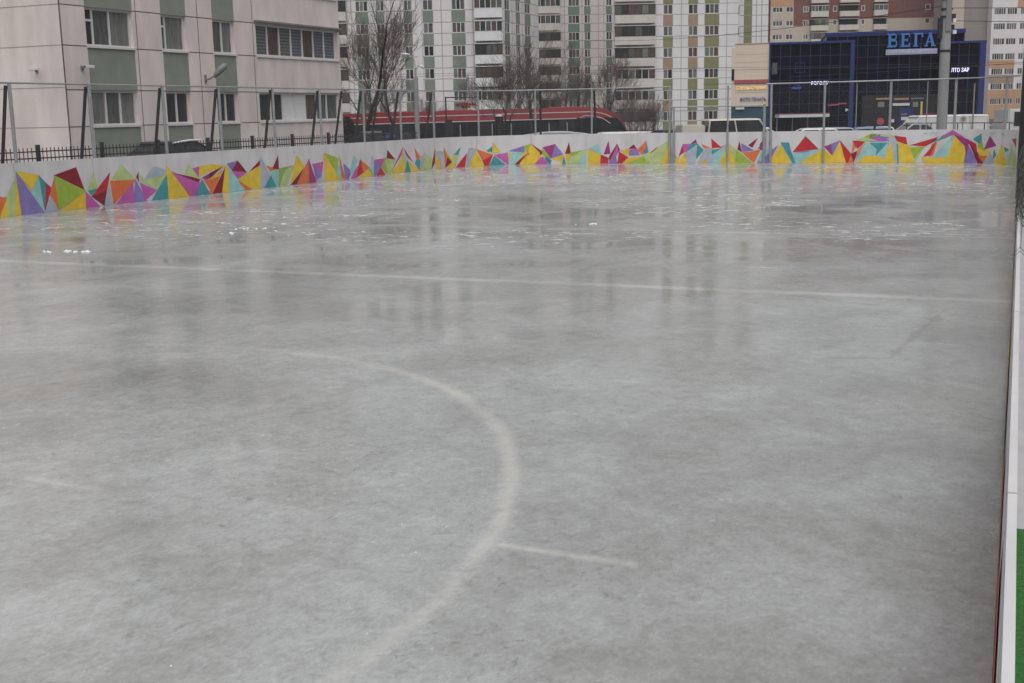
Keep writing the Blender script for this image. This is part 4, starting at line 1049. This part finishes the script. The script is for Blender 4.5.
# ------------------------------------------------------------------ vehicles
def loft(mb, secs, mi=0, cap=True):
    n = len(secs[0]); base = len(mb.v)
    for s in secs: mb.v += [tuple(p) for p in s]
    for i in range(len(secs) - 1):
        for k in range(n):
            a0 = base + i * n + k; a1 = base + i * n + (k + 1) % n; mb.f.append((a0, a1, a1 + n, a0 + n)); mb.m.append(mi)
    if cap:
        mb.f.append(tuple(base + k for k in range(n))[::-1]); mb.m.append(mi); mb.f.append(tuple(base + (len(secs) - 1) * n + k for k in range(n))); mb.m.append(mi)
CARP = {}
def paint(name, col):
    if name not in M: M[name] = mat(name, col, 0.3, spec=0.6, var=0.06, scale=2)
    return M[name]
def make_car(name, loc, rz, col, label, cat='car', L=4.3, W=1.75, H=1.45, van=False, snow=False, group='cars parked beyond the end boards', roofm=None, cargo=False):
    r = empty(name, loc, rz, label, cat, group)
    b = MB(); h1 = .88 if not van else 1.05
    def sec(x, w_, zb, zt, ch=.10): return [(x, -w_ + ch * .5, zb), (x, w_ - ch * .5, zb), (x, w_, zb + ch), (x, w_, zt - ch), (x, w_ - ch, zt), (x, -w_ + ch, zt), (x, -w_, zt - ch), (x, -w_, zb + ch)]
    hw = W / 2
    if not van: prof = [(-L/2, .86, .38, .66), (-L/2 + .08, .94, .26, .84), (-L/2 + .9, 1, .2, .95), (-.2, 1, .2, .95), (L/2 - 1.2, 1, .2, .92), (L/2 - .35, .97, .22, .78), (L/2 - .04, .88, .3, .64), (L/2, .8, .36, .58)]
    else: prof = [(-L/2, .92, .38, 1.0), (-L/2 + .06, .98, .28, 1.1), (0, 1, .25, 1.12), (L/2 - .5, 1, .25, 1.08), (L/2 - .08, .95, .3, 1.0), (L/2, .85, .4, .8)]
    loft(b, [sec(x, hw * k, a, c) for x, k, a, c in prof]); b.build('body', col, r, smooth=False, bevel=0)
    # greenhouse glass and roof
    def gsec(z, x0, x1, w_): return [(x0, -w_, z), (x1, -w_, z), (x1, w_, z), (x0, w_, z)]
    zb = prof[2][3] - .03
    if not van: lo, hi = (-L/2 + .35, L/2 - 1.15), (-L/2 + .95, L/2 - 2.0)
    else: lo, hi = (-L/2 + .12, L/2 - .65), (-L/2 + .22, L/2 - 1.25)
    b = MB(); loft(b, [gsec(zb, lo[0], lo[1], hw * .93), gsec(H - .07, hi[0], hi[1], hw * .76 if not van else hw * .88)]); b.build('window_glass' if not cargo else 'cargo_body', M['carglass'] if not cargo else col, r)
    if cargo:
        q = MB(); q.box(lo[1] - 1.1, lo[1] - .5, -hw * .93 - .012, -hw * .9, zb + .08, H - .35); q.build('side_window', M['carglass'], r)
    wt = hw * (.76 if not van else .88)
    b = MB(); loft(b, [gsec(H - .08, hi[0] - .06, hi[1] + .08, wt + .02), gsec(H - .02, hi[0] - .02, hi[1] + .02, wt - .03), gsec(H, hi[0] + .2, hi[1] - .2, wt - .2)])
    for sy in (-1, 1):
        wl = hw * .93
        for (xa, xb) in ((lo[0], hi[0]), (lo[1], hi[1]), ((lo[0] + lo[1]) / 2 - .1, (hi[0] + hi[1]) / 2)) + (((lo[0] + .9, hi[0] + .9),) if van else ()):
            b.tube([(xa, sy * wl, zb), (xb, sy * wt, H - .07)], .045, 5)
    b.build('roof', roofm or col, r)
    if snow:
        b = MB(); loft(b, [gsec(H - .01, hi[0] - .02, hi[1] + .02, wt), gsec(H + .05, hi[0] + .05, hi[1] - .05, wt - .05), gsec(H + .08, hi[0] + .3, hi[1] - .3, wt - .25)])
        b.build('snow_cover', M['snow'], r)
    for sx in (-L/2 + .78, L/2 - .82):
        for sy in (-1, 1):
            b = MB(); b.tube([(sx, sy * (hw - .2), .31), (sx, sy * (hw + .005), .31)], .31, 18); t = b.build('wheel', M['tyre'], r)
            b = MB(); b.tube([(sx, sy * (hw + .006), .31), (sx, sy * (hw + .015), .31)], .19, 14); b.build('rim', M['rim'], t)
    for sy in (-1, 1):
        b = MB(); b.box(L/2 - .13, L/2 - .02, sy * hw * .62 - .16, sy * hw * .62 + .16, .52, .64); b.build('headlight', M['headlight'], r)
        b = MB(); b.box(-L/2 - .01, -L/2 + .09, sy * hw * .72 - .12, sy * hw * .72 + .12, .6, .8); b.build('taillight', M['taillight'], r)
        b = MB(); b.box(lo[1] - .25, lo[1] - .12, sy * (hw + .02) - .09, sy * (hw + .02) + .09, .93, 1.05); b.build('mirror', M['black'], r)
    return r
wht = paint('white_car_paint', (.58, .58, .58)); slv = paint('silver_car_paint', (.30, .31, .32)); drk = paint('dark_car_paint', (.02, .021, .024)); blu = paint('blue_grey_car_paint', (.10, .16, .30)); bge = paint('ivory_car_paint', (.55, .52, .46))
def g_at(u, Y): p = at(u, Y); return (p.x, Y, ground_z(Y))
FR = R_(-90)
def car(u, Y, rz, col, label, **k): return make_car('parked_car', g_at(u, Y), rz, col, label, **k)
car(604, 60.5, R_(185), wht, 'white car parked right in front of the tram cab, only its roof above the boards')
car(622, 63.5, R_(150), wht, 'white hatchback parked under the nose of the tram, behind another white car')
car(642, 70, R_(-60), slv, 'silver car with a white roof just right of the tram nose', roofm=wht)
car(662, 66, R_(-160), drk, 'black car with a pale roof rack line parked left of the gate', H=1.52)
car(690, 69, R_(10), drk, 'dark car with a snow covered roof left of the ivory minibus', snow=True)
car(806, 56.0, R_(175), wht, 'white car with only its roof showing under the bus shelter')
car(838, 60, R_(-80), slv, 'silver car parked right of the bus shelter')
car(860, 60.5, R_(172), blu, 'blue grey car in front of the glass centre')
car(879, 62.5, R_(-100), wht, 'small white car between the blue car and the silver car')
car(905, 57.5, R_(178), slv, 'silver saloon left of the white delivery van', H=1.6, L=3.6)
car(988, 74, R_(-10), slv, 'silver car parked at the far right before the white lorry')
r = make_car('delivery_van', g_at(938, 63), R_(180), wht, 'white delivery van behind the thick concrete pole', 'van', L=4.9, W=1.9, H=1.98, van=True, group=None, cargo=True)
# ivory minibus: cab over box
vr2 = make_car('minibus', g_at(741, 60), R_(4), bge, 'old ivory minibus with big side windows parked beyond the gate', 'minibus', L=3.9, W=1.8, H=1.98, van=True, group=None)
b = MB(); b.box(-3.1, -1.97, -.82, .82, .45, 1.72); b.build('cargo_box', bge, vr2, bevel=.05)
car(763, 64, R_(0), wht, 'white car half hidden behind the ivory minibus', H=1.55)
# lorry cab at far right
lr = empty('lorry', g_at(1012, 66), R_(0), 'white lorry with a dark load bay at the far right', 'lorry')
b = MB(); b.box(-.75, 1.4, -1.0, 1.0, .5, 1.5); b.box(-.6, 1.4, -1.0, 1.0, 1.5, 2.25); b.build('cab', wht, lr, bevel=.06)
b = MB(); b.box(-.3, 1.2, -1.02, -1.004, 1.35, 2.1); b.build('window_glass', M['carglass'], lr)
for sx in (-.3, 1.0, 3.4):
    b = MB(); b.tube([(sx, -1.03, .42), (sx, -.75, .42)], .42, 18); b.tube([(sx, .75, .42), (sx, 1.03, .42)], .42, 18); b.build('wheel', M['tyre'], lr)
b = MB(); b.box(1.5, 4.5, -1.05, 1.05, .75, 2.2); b.build('load_bay', M['darkpanel'], lr)
# cars on the left, behind the iron fence
p = rink_pt(-27.3, 34.4); make_car('parked_car', (p.x, p.y, -.03), R_(66), drk, 'dark car edged with snow behind the iron fence, below the sage green panels', snow=False, group='cars parked beside the pink block', H=1.42)
b = MB(); b.tube([(-1.2, -.75, 1.36), (-.3, -.70, 1.43), (.3, -.7, 1.42)], .035, 6); b.tube([(.9, -.75, 1.0), (1.5, -.7, .96)], .05, 6)
b.build('snow_patch', M['snow'], [o for o in bpy.data.objects if o.get('label', '').startswith('dark car edged')][0])
make_car('parked_car', g_at(362, 66), R_(188), drk, 'black estate car beyond the end of the pink block', group='cars parked beside the pink block', H=1.75, L=3.9)
make_car('parked_car', g_at(396, 63), R_(186), drk, 'black hatchback with a small blue plate, right of the black estate', group='cars parked beside the pink block', H=1.62, L=3.2)
b = MB(); b.box(-.35, .15, 0, .02, 0, .22); sgn = b.build('number_board', M['signblue'], None, loc=(g_at(390, 61.5)[0] + .05, 61.9, 1.0))
sgn.name = 'parking_sign'; tag(sgn, 'small blue parking sign in front of the black hatchback', 'sign')
b = MB(); b.tube([(-.1, .05, -1.35), (-.1, .05, .2)], .025, 6); b.build('pole', M['steel'], sgn)

# ------------------------------------------------------------------ tram
Yt = 99.5
tr = empty('tram', (0, Yt, -0.93), 0, 'long red tram with white stripes and black window band stopped beyond the boards', 'tram')
tr.rotation_euler = (0, R_(-0.45), 0)
x1 = 9.75; x0 = -13.6; hw = 1.2
def tsec(x, zb, zt, w_, rnd=.35):
    pts = []
    for sy in (1, -1):
        seq = [(w_, zb), (w_, zt - rnd)] + [(w_ - rnd + rnd * math.cos(t), zt - rnd + rnd * math.sin(t)) for t in (R_(30), R_(60), R_(90))]
        seq = [(x, sy * y, z) for y, z in seq]; pts += seq if sy == 1 else seq[::-1]
    return pts
# lower body (red skirt), window band, roof band
nose = [(6.6, 3.33), (7.2, 3.28), (7.8, 3.16), (8.3, 2.96), (8.8, 2.66), (9.2, 2.28), (9.5, 1.8), (9.68, 1.3), (9.72, .9)]
def shell(name, zlo, zhi_fn, m, w_, rnd=.02):
    b = MB(); secs = [tsec(x0, zlo, zhi_fn(3.33), w_, rnd), tsec(6.4, zlo, zhi_fn(3.33), w_, rnd)]
    for x, z in nose:
        zt = min(zhi_fn(3.33), zhi_fn(z)); 
        if zt <= zlo + .06: break
        secs.append(tsec(x, zlo, zt, w_ * (1 - max(0, x - 7.2) * .05), rnd))
    loft(b, secs); return b.build(name, m, tr)
shell('skirt', .35, lambda z: .35 + (z / 3.33) * .6, M['tramred'], hw)
shell('window_band', .952, lambda z: min(2.47, z - .22), M['carglass'], hw - .03)
b = MB()   # roof band following the nose down
def strip(pts, th, w_, m, name, dz=0.0, off=0.0):
    b = MB(); secs = []
    for i, (x, z) in enumerate(pts):
        p0 = pts[max(i - 1, 0)]; p1 = pts[min(i + 1, len(pts) - 1)]; tx, tz = p1[0] - p0[0], p1[1] - p0[1]; l = math.hypot(tx, tz); nx, nz = tz / l, -tx / l
        a_ = (x + nx * dz, z + nz * dz); c_ = (x + nx * (dz + th), z + nz * (dz + th)); k = w_ * (1 - max(0, x - 7.2) * .05)
        secs.append([(a_[0], -k + off, a_[1]), (a_[0], k - off, a_[1]), (c_[0], k, c_[1]), (c_[0], -k, c_[1])])
    loft(b, secs); return b.build(name, m, tr)
rp = [(x0, 3.33), (-4, 3.33), (2, 3.33)] + nose[:-1]
strip(rp, .86 if False else .84, hw, M['tramred'], 'roof_band', 0.0, .14)
# white stripes standing 1 cm proud on both flanks
def line(pts, dz, th, name):
    for sy in (-1, 1):
        b = MB(); secs = []
        for i, (x, z) in enumerate(pts):
            p0 = pts[max(i - 1, 0)]; p1 = pts[min(i + 1, len(pts) - 1)]; tx, tz = p1[0] - p0[0], p1[1] - p0[1]; l = math.hypot(tx, tz); nx, nz = tz / l, -tx / l
            k = hw * (1 - max(0, x - 7.2) * .05); inner_ = k - .14 * (1 - dz / .84)
            secs.append([(x + nx * dz, sy * (inner_ - .02), z + nz * dz), (x + nx * dz, sy * (inner_ + .035), z + nz * dz), (x + nx * (dz + th), sy * (inner_ + .035), z + nz * (dz + th)), (x + nx * (dz + th), sy * (inner_ - .02), z + nz * (dz + th))])
        loft(b, secs); b.build(name, M['tramwhite'], tr)
line(rp, .34, .07, 'white_stripe')
rp2 = [(x0, 3.33), (4.6, 3.33), (5.6, 3.33)]
line(rp2, .84, .07, 'white_stripe')
line([(5.6, 3.33), (6.2, 3.52), (7.3, 3.44), (8.1, 3.18), (8.8, 2.70)], .84, .06, 'white_stripe')
# roof equipment, joints, doors, wheels
for xx, ln in ((-11, 3), (-5.4, 2.6), (3.4, 2.6)):
    b = MB(); b.box(xx, xx + ln, -.6, .6, 3.3, 3.40); b.build('roof_equipment', M['redband'], tr)
b = MB()
for xx in (-5.9, 1.9): b.box(xx - .12, xx + .12, -hw - .01, hw + .01, .3, 3.3)
b.build('gangway', M['black'], tr)
b = MB()
for xx in [-12.6 + 1.55 * i for i in range(13)]: b.box(xx, xx + .05, -hw + .01, -hw + .025, 1.32, 2.45)
b.build('window_divider', M['darkpanel'], tr)
for xx in (-9.5, -2.5, 4.2):
    b = MB(); b.box(xx, xx + 1.2, -hw - .012, -hw + .01, .4, 2.44); b.build('door_or_recess_shade', M['darkpanel'], tr)
for xx in (-12, -10.2, -3, -1.2, 4.6, 6.4):
    b = MB(); b.tube([(xx, -.8, .33), (xx, -.65, .33)], .33, 16); b.tube([(xx, .65, .33), (xx, .8, .33)], .33, 16); b.build('wheel', M['tyre'], tr)
for sy in (-1, 1):
    b = MB(); b.box(9.55, 9.76, sy * .75 - .12, sy * .75 + .12, .85, 1.0); b.build('headlight', M['headlight'], tr)

# ------------------------------------------------------------------ poles, lamps, shelter, signs
pp = at(942, 50.5); cp = empty('concrete_pole', (pp.x, 50.5, ground_z(50.5)), 0, 'thick grey concrete pole with clamps and wires rising past the blue letters', 'pole')
b = MB(); b.tube([(0, 0, 0), (0, 0, 11)], [.215, .185], 20); b.build('shaft', M['concrete_pole'], cp)
b = MB()
for z in (4.35, 5.7, 6.0, 6.4): b.tube([(0, 0, z), (0, 0, z + .08)], .235, 16)
b.box(.15, .34, -.1, .1, 5.6, 5.85); b.box(.15, .3, -.1, .1, 5.25, 5.42); b.box(-.32, -.18, -.1, .1, 4.9, 5.7); b.build('clamp', M['iron'], cp)
b = MB(); b.box(.22, .36, -.2, -.05, 5.05, 5.2); b.build('insulator', M['camwhite'], cp)
b = MB(); b.box(.2, .32, -.22, -.05, 5.5, 5.66); b.build('insulator', M['camwhite'], cp)
pb = MB(); pb.box(-.10, .12, -.235, -.2, 5.15, 6.6); pb.build('cable_guard', M['lampgrey'], cp)
# street lamp pole with two arms
lp = at(417, 84); lm = empty('street_lamp', (lp.x, 84, ground_z(84)), 0, 'grey street lamp pole with two curved arms in front of the white and green block', 'street lamp')
b = MB(); b.tube([(0, 0, 0), (0, 0, 5.4)], [.17, .15], 12); b.tube([(0, 0, 5.4), (0, 0, 5.9)], .07, 8); b.build('pole', M['concrete_pole'], lm)
b = MB(); b.tube([(0, 0, 5.4), (-.02, 0, 6.4), (-.15, 0, 6.75), (-.4, 0, 6.9)], .035, 6); b.build('arm', M['concrete_pole'], lm)
b = MB(); b.tube([(0, 0, 5.4), (.05, 0, 5.95), (.2, 0, 6.15), (.35, 0, 6.15)], .035, 6); b.build('arm', M['concrete_pole'], lm)
b = MB(); b.tube([(-.35, 0, 6.9), (-.65, 0, 6.93), (-.95, 0, 6.98)], [.06, .11, .05], 8); b.build('lamp_head', M['camwhite'], lm)
b = MB(); b.tube([(.30, 0, 6.14), (.45, 0, 6.10), (.55, 0, 6.02)], [.06, .10, .05], 8); b.build('lamp_head', M['camwhite'], lm)
# dark box pillar with a thin pipe frame
q = at(448.5, 66); kb_ = empty('gate_pillar', (q.x, 66, ground_z(66)), 0, 'dark grey square pillar with a thin pipe frame in front of the tram', 'pillar')
b = MB(); b.box(-.19, .19, -.19, .19, 0, 2.28); b.build('shaft', M['lampgrey' if False else 'darkpanel'], kb_, bevel=.02)
b = MB(); b.tube([(-.12, 0, 2.28), (-.13, 0, 3.5)], .045, 6); b.tube([(-.13, 0, 3.45), (1.55, 0, 3.45)], .035, 6); b.build('pipe_frame', M['iron'], kb_)
q = at(499, 66); k2 = empty('gate_pillar', (q.x, 66, ground_z(66)), 0, 'dark grey pillar with snow on top, standing under the bare tree before the tram', 'pillar')
b = MB(); b.tube([(0, 0, 0), (0, 0, 2.4)], .22, 12); b.build('shaft', M['darkpanel'], k2)
b = MB(); b.tube([(0, 0, 2.4), (0, 0, 2.5)], [.22, .1], 12); b.build('snow_cap', M['slush'], k2)
# thin grey poles before the tram
for i, u in enumerate((460, 492, 511, 549, 567)):
    q = at(u, 90); r = empty('fence_stake', (q.x, 90, ground_z(90)), 0, ('first', 'second', 'third', 'fourth', 'fifth')[i] + ' thin grey stake from the left along the side of the tram', 'stake', 'thin stakes before the tram')
    b = MB(); b.tube([(0, 0, 0), (0, 0, 2.2)], .045, 6); b.build('shaft', M['steel'], r)
# bus shelter
q = at(802, 100); bs = empty('bus_shelter', (q.x, 100, ground_z(100)), 0, 'bus shelter with a pale flat roof before the left part of the glass centre', 'bus shelter')
b = MB(); b.box(-2.05, 2.05, -.8, .8, 2.22, 2.5); b.build('roof', M['awning'], bs, bevel=.03)
b = MB(); b.box(-2.07, 2.07, -.82, .82, 2.505, 2.56); b.build('roof_edge', M['maroon'], bs)
b = MB(); b.box(-1.95, 1.95, .7, .74, .3, 2.2); b.build('back_glass', M['glass_dark'], bs)
for sx in (-1.9, -.63, .63, 1.9):
    b = MB(); b.box(sx - .04, sx + .04, .62, .69, 0, 2.21); b.build('post', M['steel'], bs)
b = MB(); b.box(-1.5, 1.5, .2, .6, .42, .47); b.box(-1.4, -1.3, .25, .55, 0, .415); b.box(1.3, 1.4, .25, .55, 0, .415); b.build('bench', M['tanp'], bs)
# round sign, yellow post, handrail
q = at(963, 57); rs = empty('round_road_sign', (q.x, 57, ground_z(57)), 0, 'round pale road sign on a thin pole right of the white van', 'road sign')
b = MB(); b.tube([(0, 0, 0), (0, 0, 1.8)], .03, 8); b.build('pole', M['steel'], rs)
b = MB(); b.tube([(0, -.03, 1.72), (0, -.05, 1.72)], .17, 20); b.build('sign_disc', M['creamD'], rs)
b = MB(); b.tube([(0, -.052, 1.72), (0, -.056, 1.72)], .10, 16); b.build('sign_centre', M['lampgrey'], rs)
q = at(921, 70); yp = empty('marker_post', (q.x, 70, ground_z(70)), 0, 'slim yellow marker post beside the white delivery van', 'post')
b = MB(); b.tube([(0, 0, 0), (0, 0, 2.75)], .06, 8); b.build('shaft', M['yellowpost'], yp); b = MB(); b.tube([(0, 0, 2.75), (0, 0, 2.8)], .065, 8); b.build('cap', M['camwhite'], yp)
q = at(973, 62); yp = empty('marker_post', (q.x, 62, ground_z(62)), 0, 'slim dark ochre post right of the round sign', 'post')
b = MB(); b.tube([(0, 0, 0), (0, 0, 3.5)], .035, 8); b.build('shaft', M['tanp'], yp); b = MB(); b.tube([(0, 0, 3.5), (0, 0, 3.54)], .04, 8); b.build('cap', M['iron'], yp)
hr = empty('handrail', (0, 0, 0), 0, 'dark pipe handrail running behind the right end of the boards', 'handrail')
pa, pc = at(905, 53), at(1012, 52); b = MB(); b.tube([(pa.x, 53, 1.33), (pc.x, 52, 1.27)], .022, 6); b.build('rail', M['iron'], hr)
for t in (0.02, .25, .5, .75, .98):
    x, y = pa.x + (pc.x - pa.x) * t, 53 - t; b = MB(); b.tube([(x, y, ground_z(y)), (x, y, 1.33 - .06 * t)], .022, 6); b.build('post', M['iron'], hr)
q = at(875, 54); bo = empty('bollard', (q.x, 54, ground_z(54)), 0, 'thin black bollard left of the silver saloon', 'bollard')
b = MB(); b.tube([(0, 0, 0), (0, 0, 1.45)], .05, 8); b.build('shaft', M['iron'], bo); b = MB(); b.tube([(0, 0, 1.45), (0, 0, 1.5)], .07, 8); b.build('cap', M['iron'], bo)
# far lamp post seen before the olive-panelled block
q = at(736, 110)
# overhead wires
def wire(p, q, sag, rad, label):
    pts = []
    for i in range(17):
        t = i / 16; pts.append(Vector(p).lerp(Vector(q), t) + Vector((0, 0, -4 * sag * t * (1 - t))))
    b = MB(); b.tube(pts, rad, 5); o = b.build('overhead_wire', M['iron']); tag(o, label, 'wire', 'overhead wires'); return o
T = Vector((pp.x, 50.5, 0))
wire(T + Vector((0, 0, 6.05)), (6, 120, 9.0), .6, .013, 'wire running from the concrete pole back over the brick block')
wire(T + Vector((0, 0, 5.95)), (60, 75, 8.2), .25, .013, 'upper wire running right from the concrete pole')
wire(T + Vector((0, 0, 5.45)), (62, 80, 7.4), .3, .013, 'lower wire running right from the concrete pole')
for i, (z, y) in enumerate(((5.15, 99.2), (5.35, 99.9))): wire((-60, y, z), (80, y, z), .0, .011, ('nearer', 'farther')[i] + ' contact wire strung above the tram track')
wire((18, 78, 4.0), (42, 60, 4.9), .1, .013, 'wire crossing before the white and orange block')
wire((12, 75, 3.6), (26, 72, 3.55), .05, .013, 'wire crossing low before the olive-panelled block')

# ------------------------------------------------------------------ bare winter trees
def tree_mesh(seed, H, spread=.55, lean=(0, 0), r0=.14, depth=6, kids=(1, 2), bush=False, up=.45):
    rg = random.Random(seed); tb = MB(); cb = MB()
    def grow(p, d, ln, r, lev):
        n = 4 if lev < 2 else 3; pts = [p]; rs = [r]; q = p.copy(); dd = d.copy()
        for i in range(n):
            dd = (dd + Vector((rg.gauss(0, .13), rg.gauss(0, .13), rg.gauss(.04, .08)))).normalized(); q = q + dd * ln / n; pts.append(q.copy()); rs.append(max(r * (1 - .42 * (i + 1) / n), .006))
        (tb if lev < 2 else cb).tube(pts, rs, 7 if lev < 1 else (5 if lev < 3 else 3), cap=False)
        if lev >= depth: return
        k = rg.randint(*kids) + (1 if lev in (1, 2) else 0)
        for j in range(k):
            t = rg.uniform(.35, 1.0) if lev else rg.uniform(.45, 1.0)
            idx = min(n, max(1, int(t * n + .5))); ang = rg.uniform(0, 6.28); s = rg.uniform(spread * .6, spread * 1.35)
            x = dd.orthogonal().normalized(); y = dd.cross(x); nd = (dd + (x * math.cos(ang) + y * math.sin(ang)) * s + Vector((0, 0, up * .25))).normalized()
            grow(pts[idx], nd, ln * rg.uniform(.58, .82), rs[idx] * rg.uniform(.5, .72), lev + 1)
        grow(pts[-1], (dd + Vector((0, 0, .1))).normalized(), ln * .75, rs[-1] * .9, lev + 1)
    if bush:
        for i in range(7):
            an = rg.uniform(0, 6.28); grow(Vector((.25 * math.cos(an), .25 * math.sin(an), 0)), Vector((math.cos(an) * rg.uniform(.1, .5), math.sin(an) * rg.uniform(.1, .5), 1)).normalized(), H * .3, r0 * .5, 1)
    else: grow(Vector((0, 0, 0)), Vector((lean[0], lean[1], 1)).normalized(), H * .36, r0, 0)
    return tb.mesh('trunk_mesh', M['bark']), cb.mesh('twig_mesh', M['twig'])
protos = {'a': tree_mesh(1, 10.5, .50, (.12, 0), .17, 6, (1, 3)), 'b': tree_mesh(5, 8.0, .45, (0, 0), .13, 6, (1, 3)), 'c': tree_mesh(9, 6.5, .6, (-.05, 0), .11, 6, (1, 3)), 'd': tree_mesh(12, 4.2, .5, bush=True, r0=.10, depth=6), 'e': tree_mesh(23, 12.5, .42, (.22, 0), .15, 6)}
def tree(u, Y, key, sc, rz, label, name='bare_tree', grp='bare trees before the far blocks'):
    q = at(u, Y); r = empty(name, (q.x, Y, ground_z(Y)), rz, label, 'tree' if key != 'd' else 'bush', grp); r.scale = (sc, sc, sc)
    obj('trunk', protos[key][0], r); obj('crown', protos[key][1], r)
TREES = [(352, 72, 'e', 1.0, 0, 'leaning bare tree nearest the corner of the pink block'),
 (358, 110, 'b', 1.5, 2.9, 'tallest bare tree farthest back beside the pink block'), (525, 132, 'a', 1.0, .3, 'tall thin bare tree before the turned away wing, farthest back'), (594, 130, 'b', 1.1, 3.1, 'tall bare tree between the teal panels and the blank beige wall'),
 (362, 96, 'a', .9, 1.2, 'bare tree with wide crown behind the black estate car'), (399, 88, 'b', 1.1, .6, 'straight bare tree just left of the twin arm street lamp'), (385, 116, 'c', 1.0, 3.3, 'thin bare tree behind the left end of the tram'),
 (428, 118, 'c', .75, 1.0, 'low bare tree just right of the twin arm street lamp'), (501, 75, 'c', .95, 4.0, 'dark bare tree over the snow topped pillar'), (488, 125, 'b', .8, 5.0, 'bare tree below the lowest white balcony'),
 (516, 120, 'b', .95, 2.5, 'bare tree before the turned away wing of the pale block'), (534, 122, 'a', .9, 3.9, 'bare tree in the gap before the beige block'), (549, 118, 'c', 1.1, .4, 'twiggy bare tree left of the tram cab, before the cream balconies'),
 (563, 126, 'a', .85, 5.5, 'bare tree before the left teal panels'), (580, 124, 'c', 1.05, 2.2, 'bare tree above the tram cab'), (603, 120, 'b', .95, 1.7, 'slender bare tree right of the tram cab before the blank beige wall'),
 (622, 128, 'c', .85, 3.0, 'low bare tree below the dark glazed balconies'), (636, 112, 'd', 1.05, 0, 'dense bare bush just right of the tram nose'), (650, 114, 'd', 1.15, 2.1, 'tall dense bare bush left of the gate'), (612, 126, 'd', .9, 1.1, 'dense bare bush directly above the tram nose'), (541, 124, 'd', .9, 4.1, 'dense bare bush showing over the middle of the tram roof'), (528, 128, 'd', .95, .9, 'dense bare bush left of the one over the middle of the tram roof')]
for u, Y, k, sc, rz, lab in TREES: tree(u, Y, k, sc, rz, lab, 'bare_bush' if k == 'd' else 'bare_tree')
# clipped dark evergreen by the end of the pink block
q = at(346, 64); eg = empty('evergreen_shrub', (q.x, 64, ground_z(64)), 0, 'small rounded dark evergreen shrub by the end of the pink block', 'shrub')
b = MB(); rg = random.Random(4)
for i in range(1500):
    th, ph = rg.uniform(0, 6.28), math.acos(rg.uniform(-.6, 1)); rr = rg.uniform(.75, 1.05); c = Vector((.42 * rr * math.sin(ph) * math.cos(th), .42 * rr * math.sin(ph) * math.sin(th), 1.95 + .55 * rr * math.cos(ph)))
    e1 = Vector((rg.gauss(0, 1), rg.gauss(0, 1), rg.gauss(0, 1))).normalized() * .05; e2 = e1.orthogonal().normalized() * .03
    b.quad(c - e1, c - e2, c + e1, c + e2)
b.build('foliage', mat('dark_evergreen', (.025, .035, .025), .9), eg); b = MB(); b.tube([(0, 0, 0), (0, 0, 1.9)], [.08, .05], 7); b.build('trunk', M['bark'], eg)

HAZE = 0.0003
# ------------------------------------------------------------------ damp air
hz = MB(); hz.box(-895, 895, -80, 895, -2.1, 40)
hm = bpy.data.materials.new('damp_air'); hm.use_nodes = True; t = hm.node_tree; t.nodes.clear()
vo = t.nodes.new('ShaderNodeVolumePrincipled'); vo.inputs['Color'].default_value = (.85, .86, .9, 1); vo.inputs['Density'].default_value = HAZE; vo.inputs['Anisotropy'].default_value = 0.2
ou = t.nodes.new('ShaderNodeOutputMaterial'); t.links.new(vo.outputs[0], ou.inputs['Volume'])
ho = hz.build('haze', hm); tag(ho, 'thin damp grey air over the rink and the street', 'haze', kind='stuff')
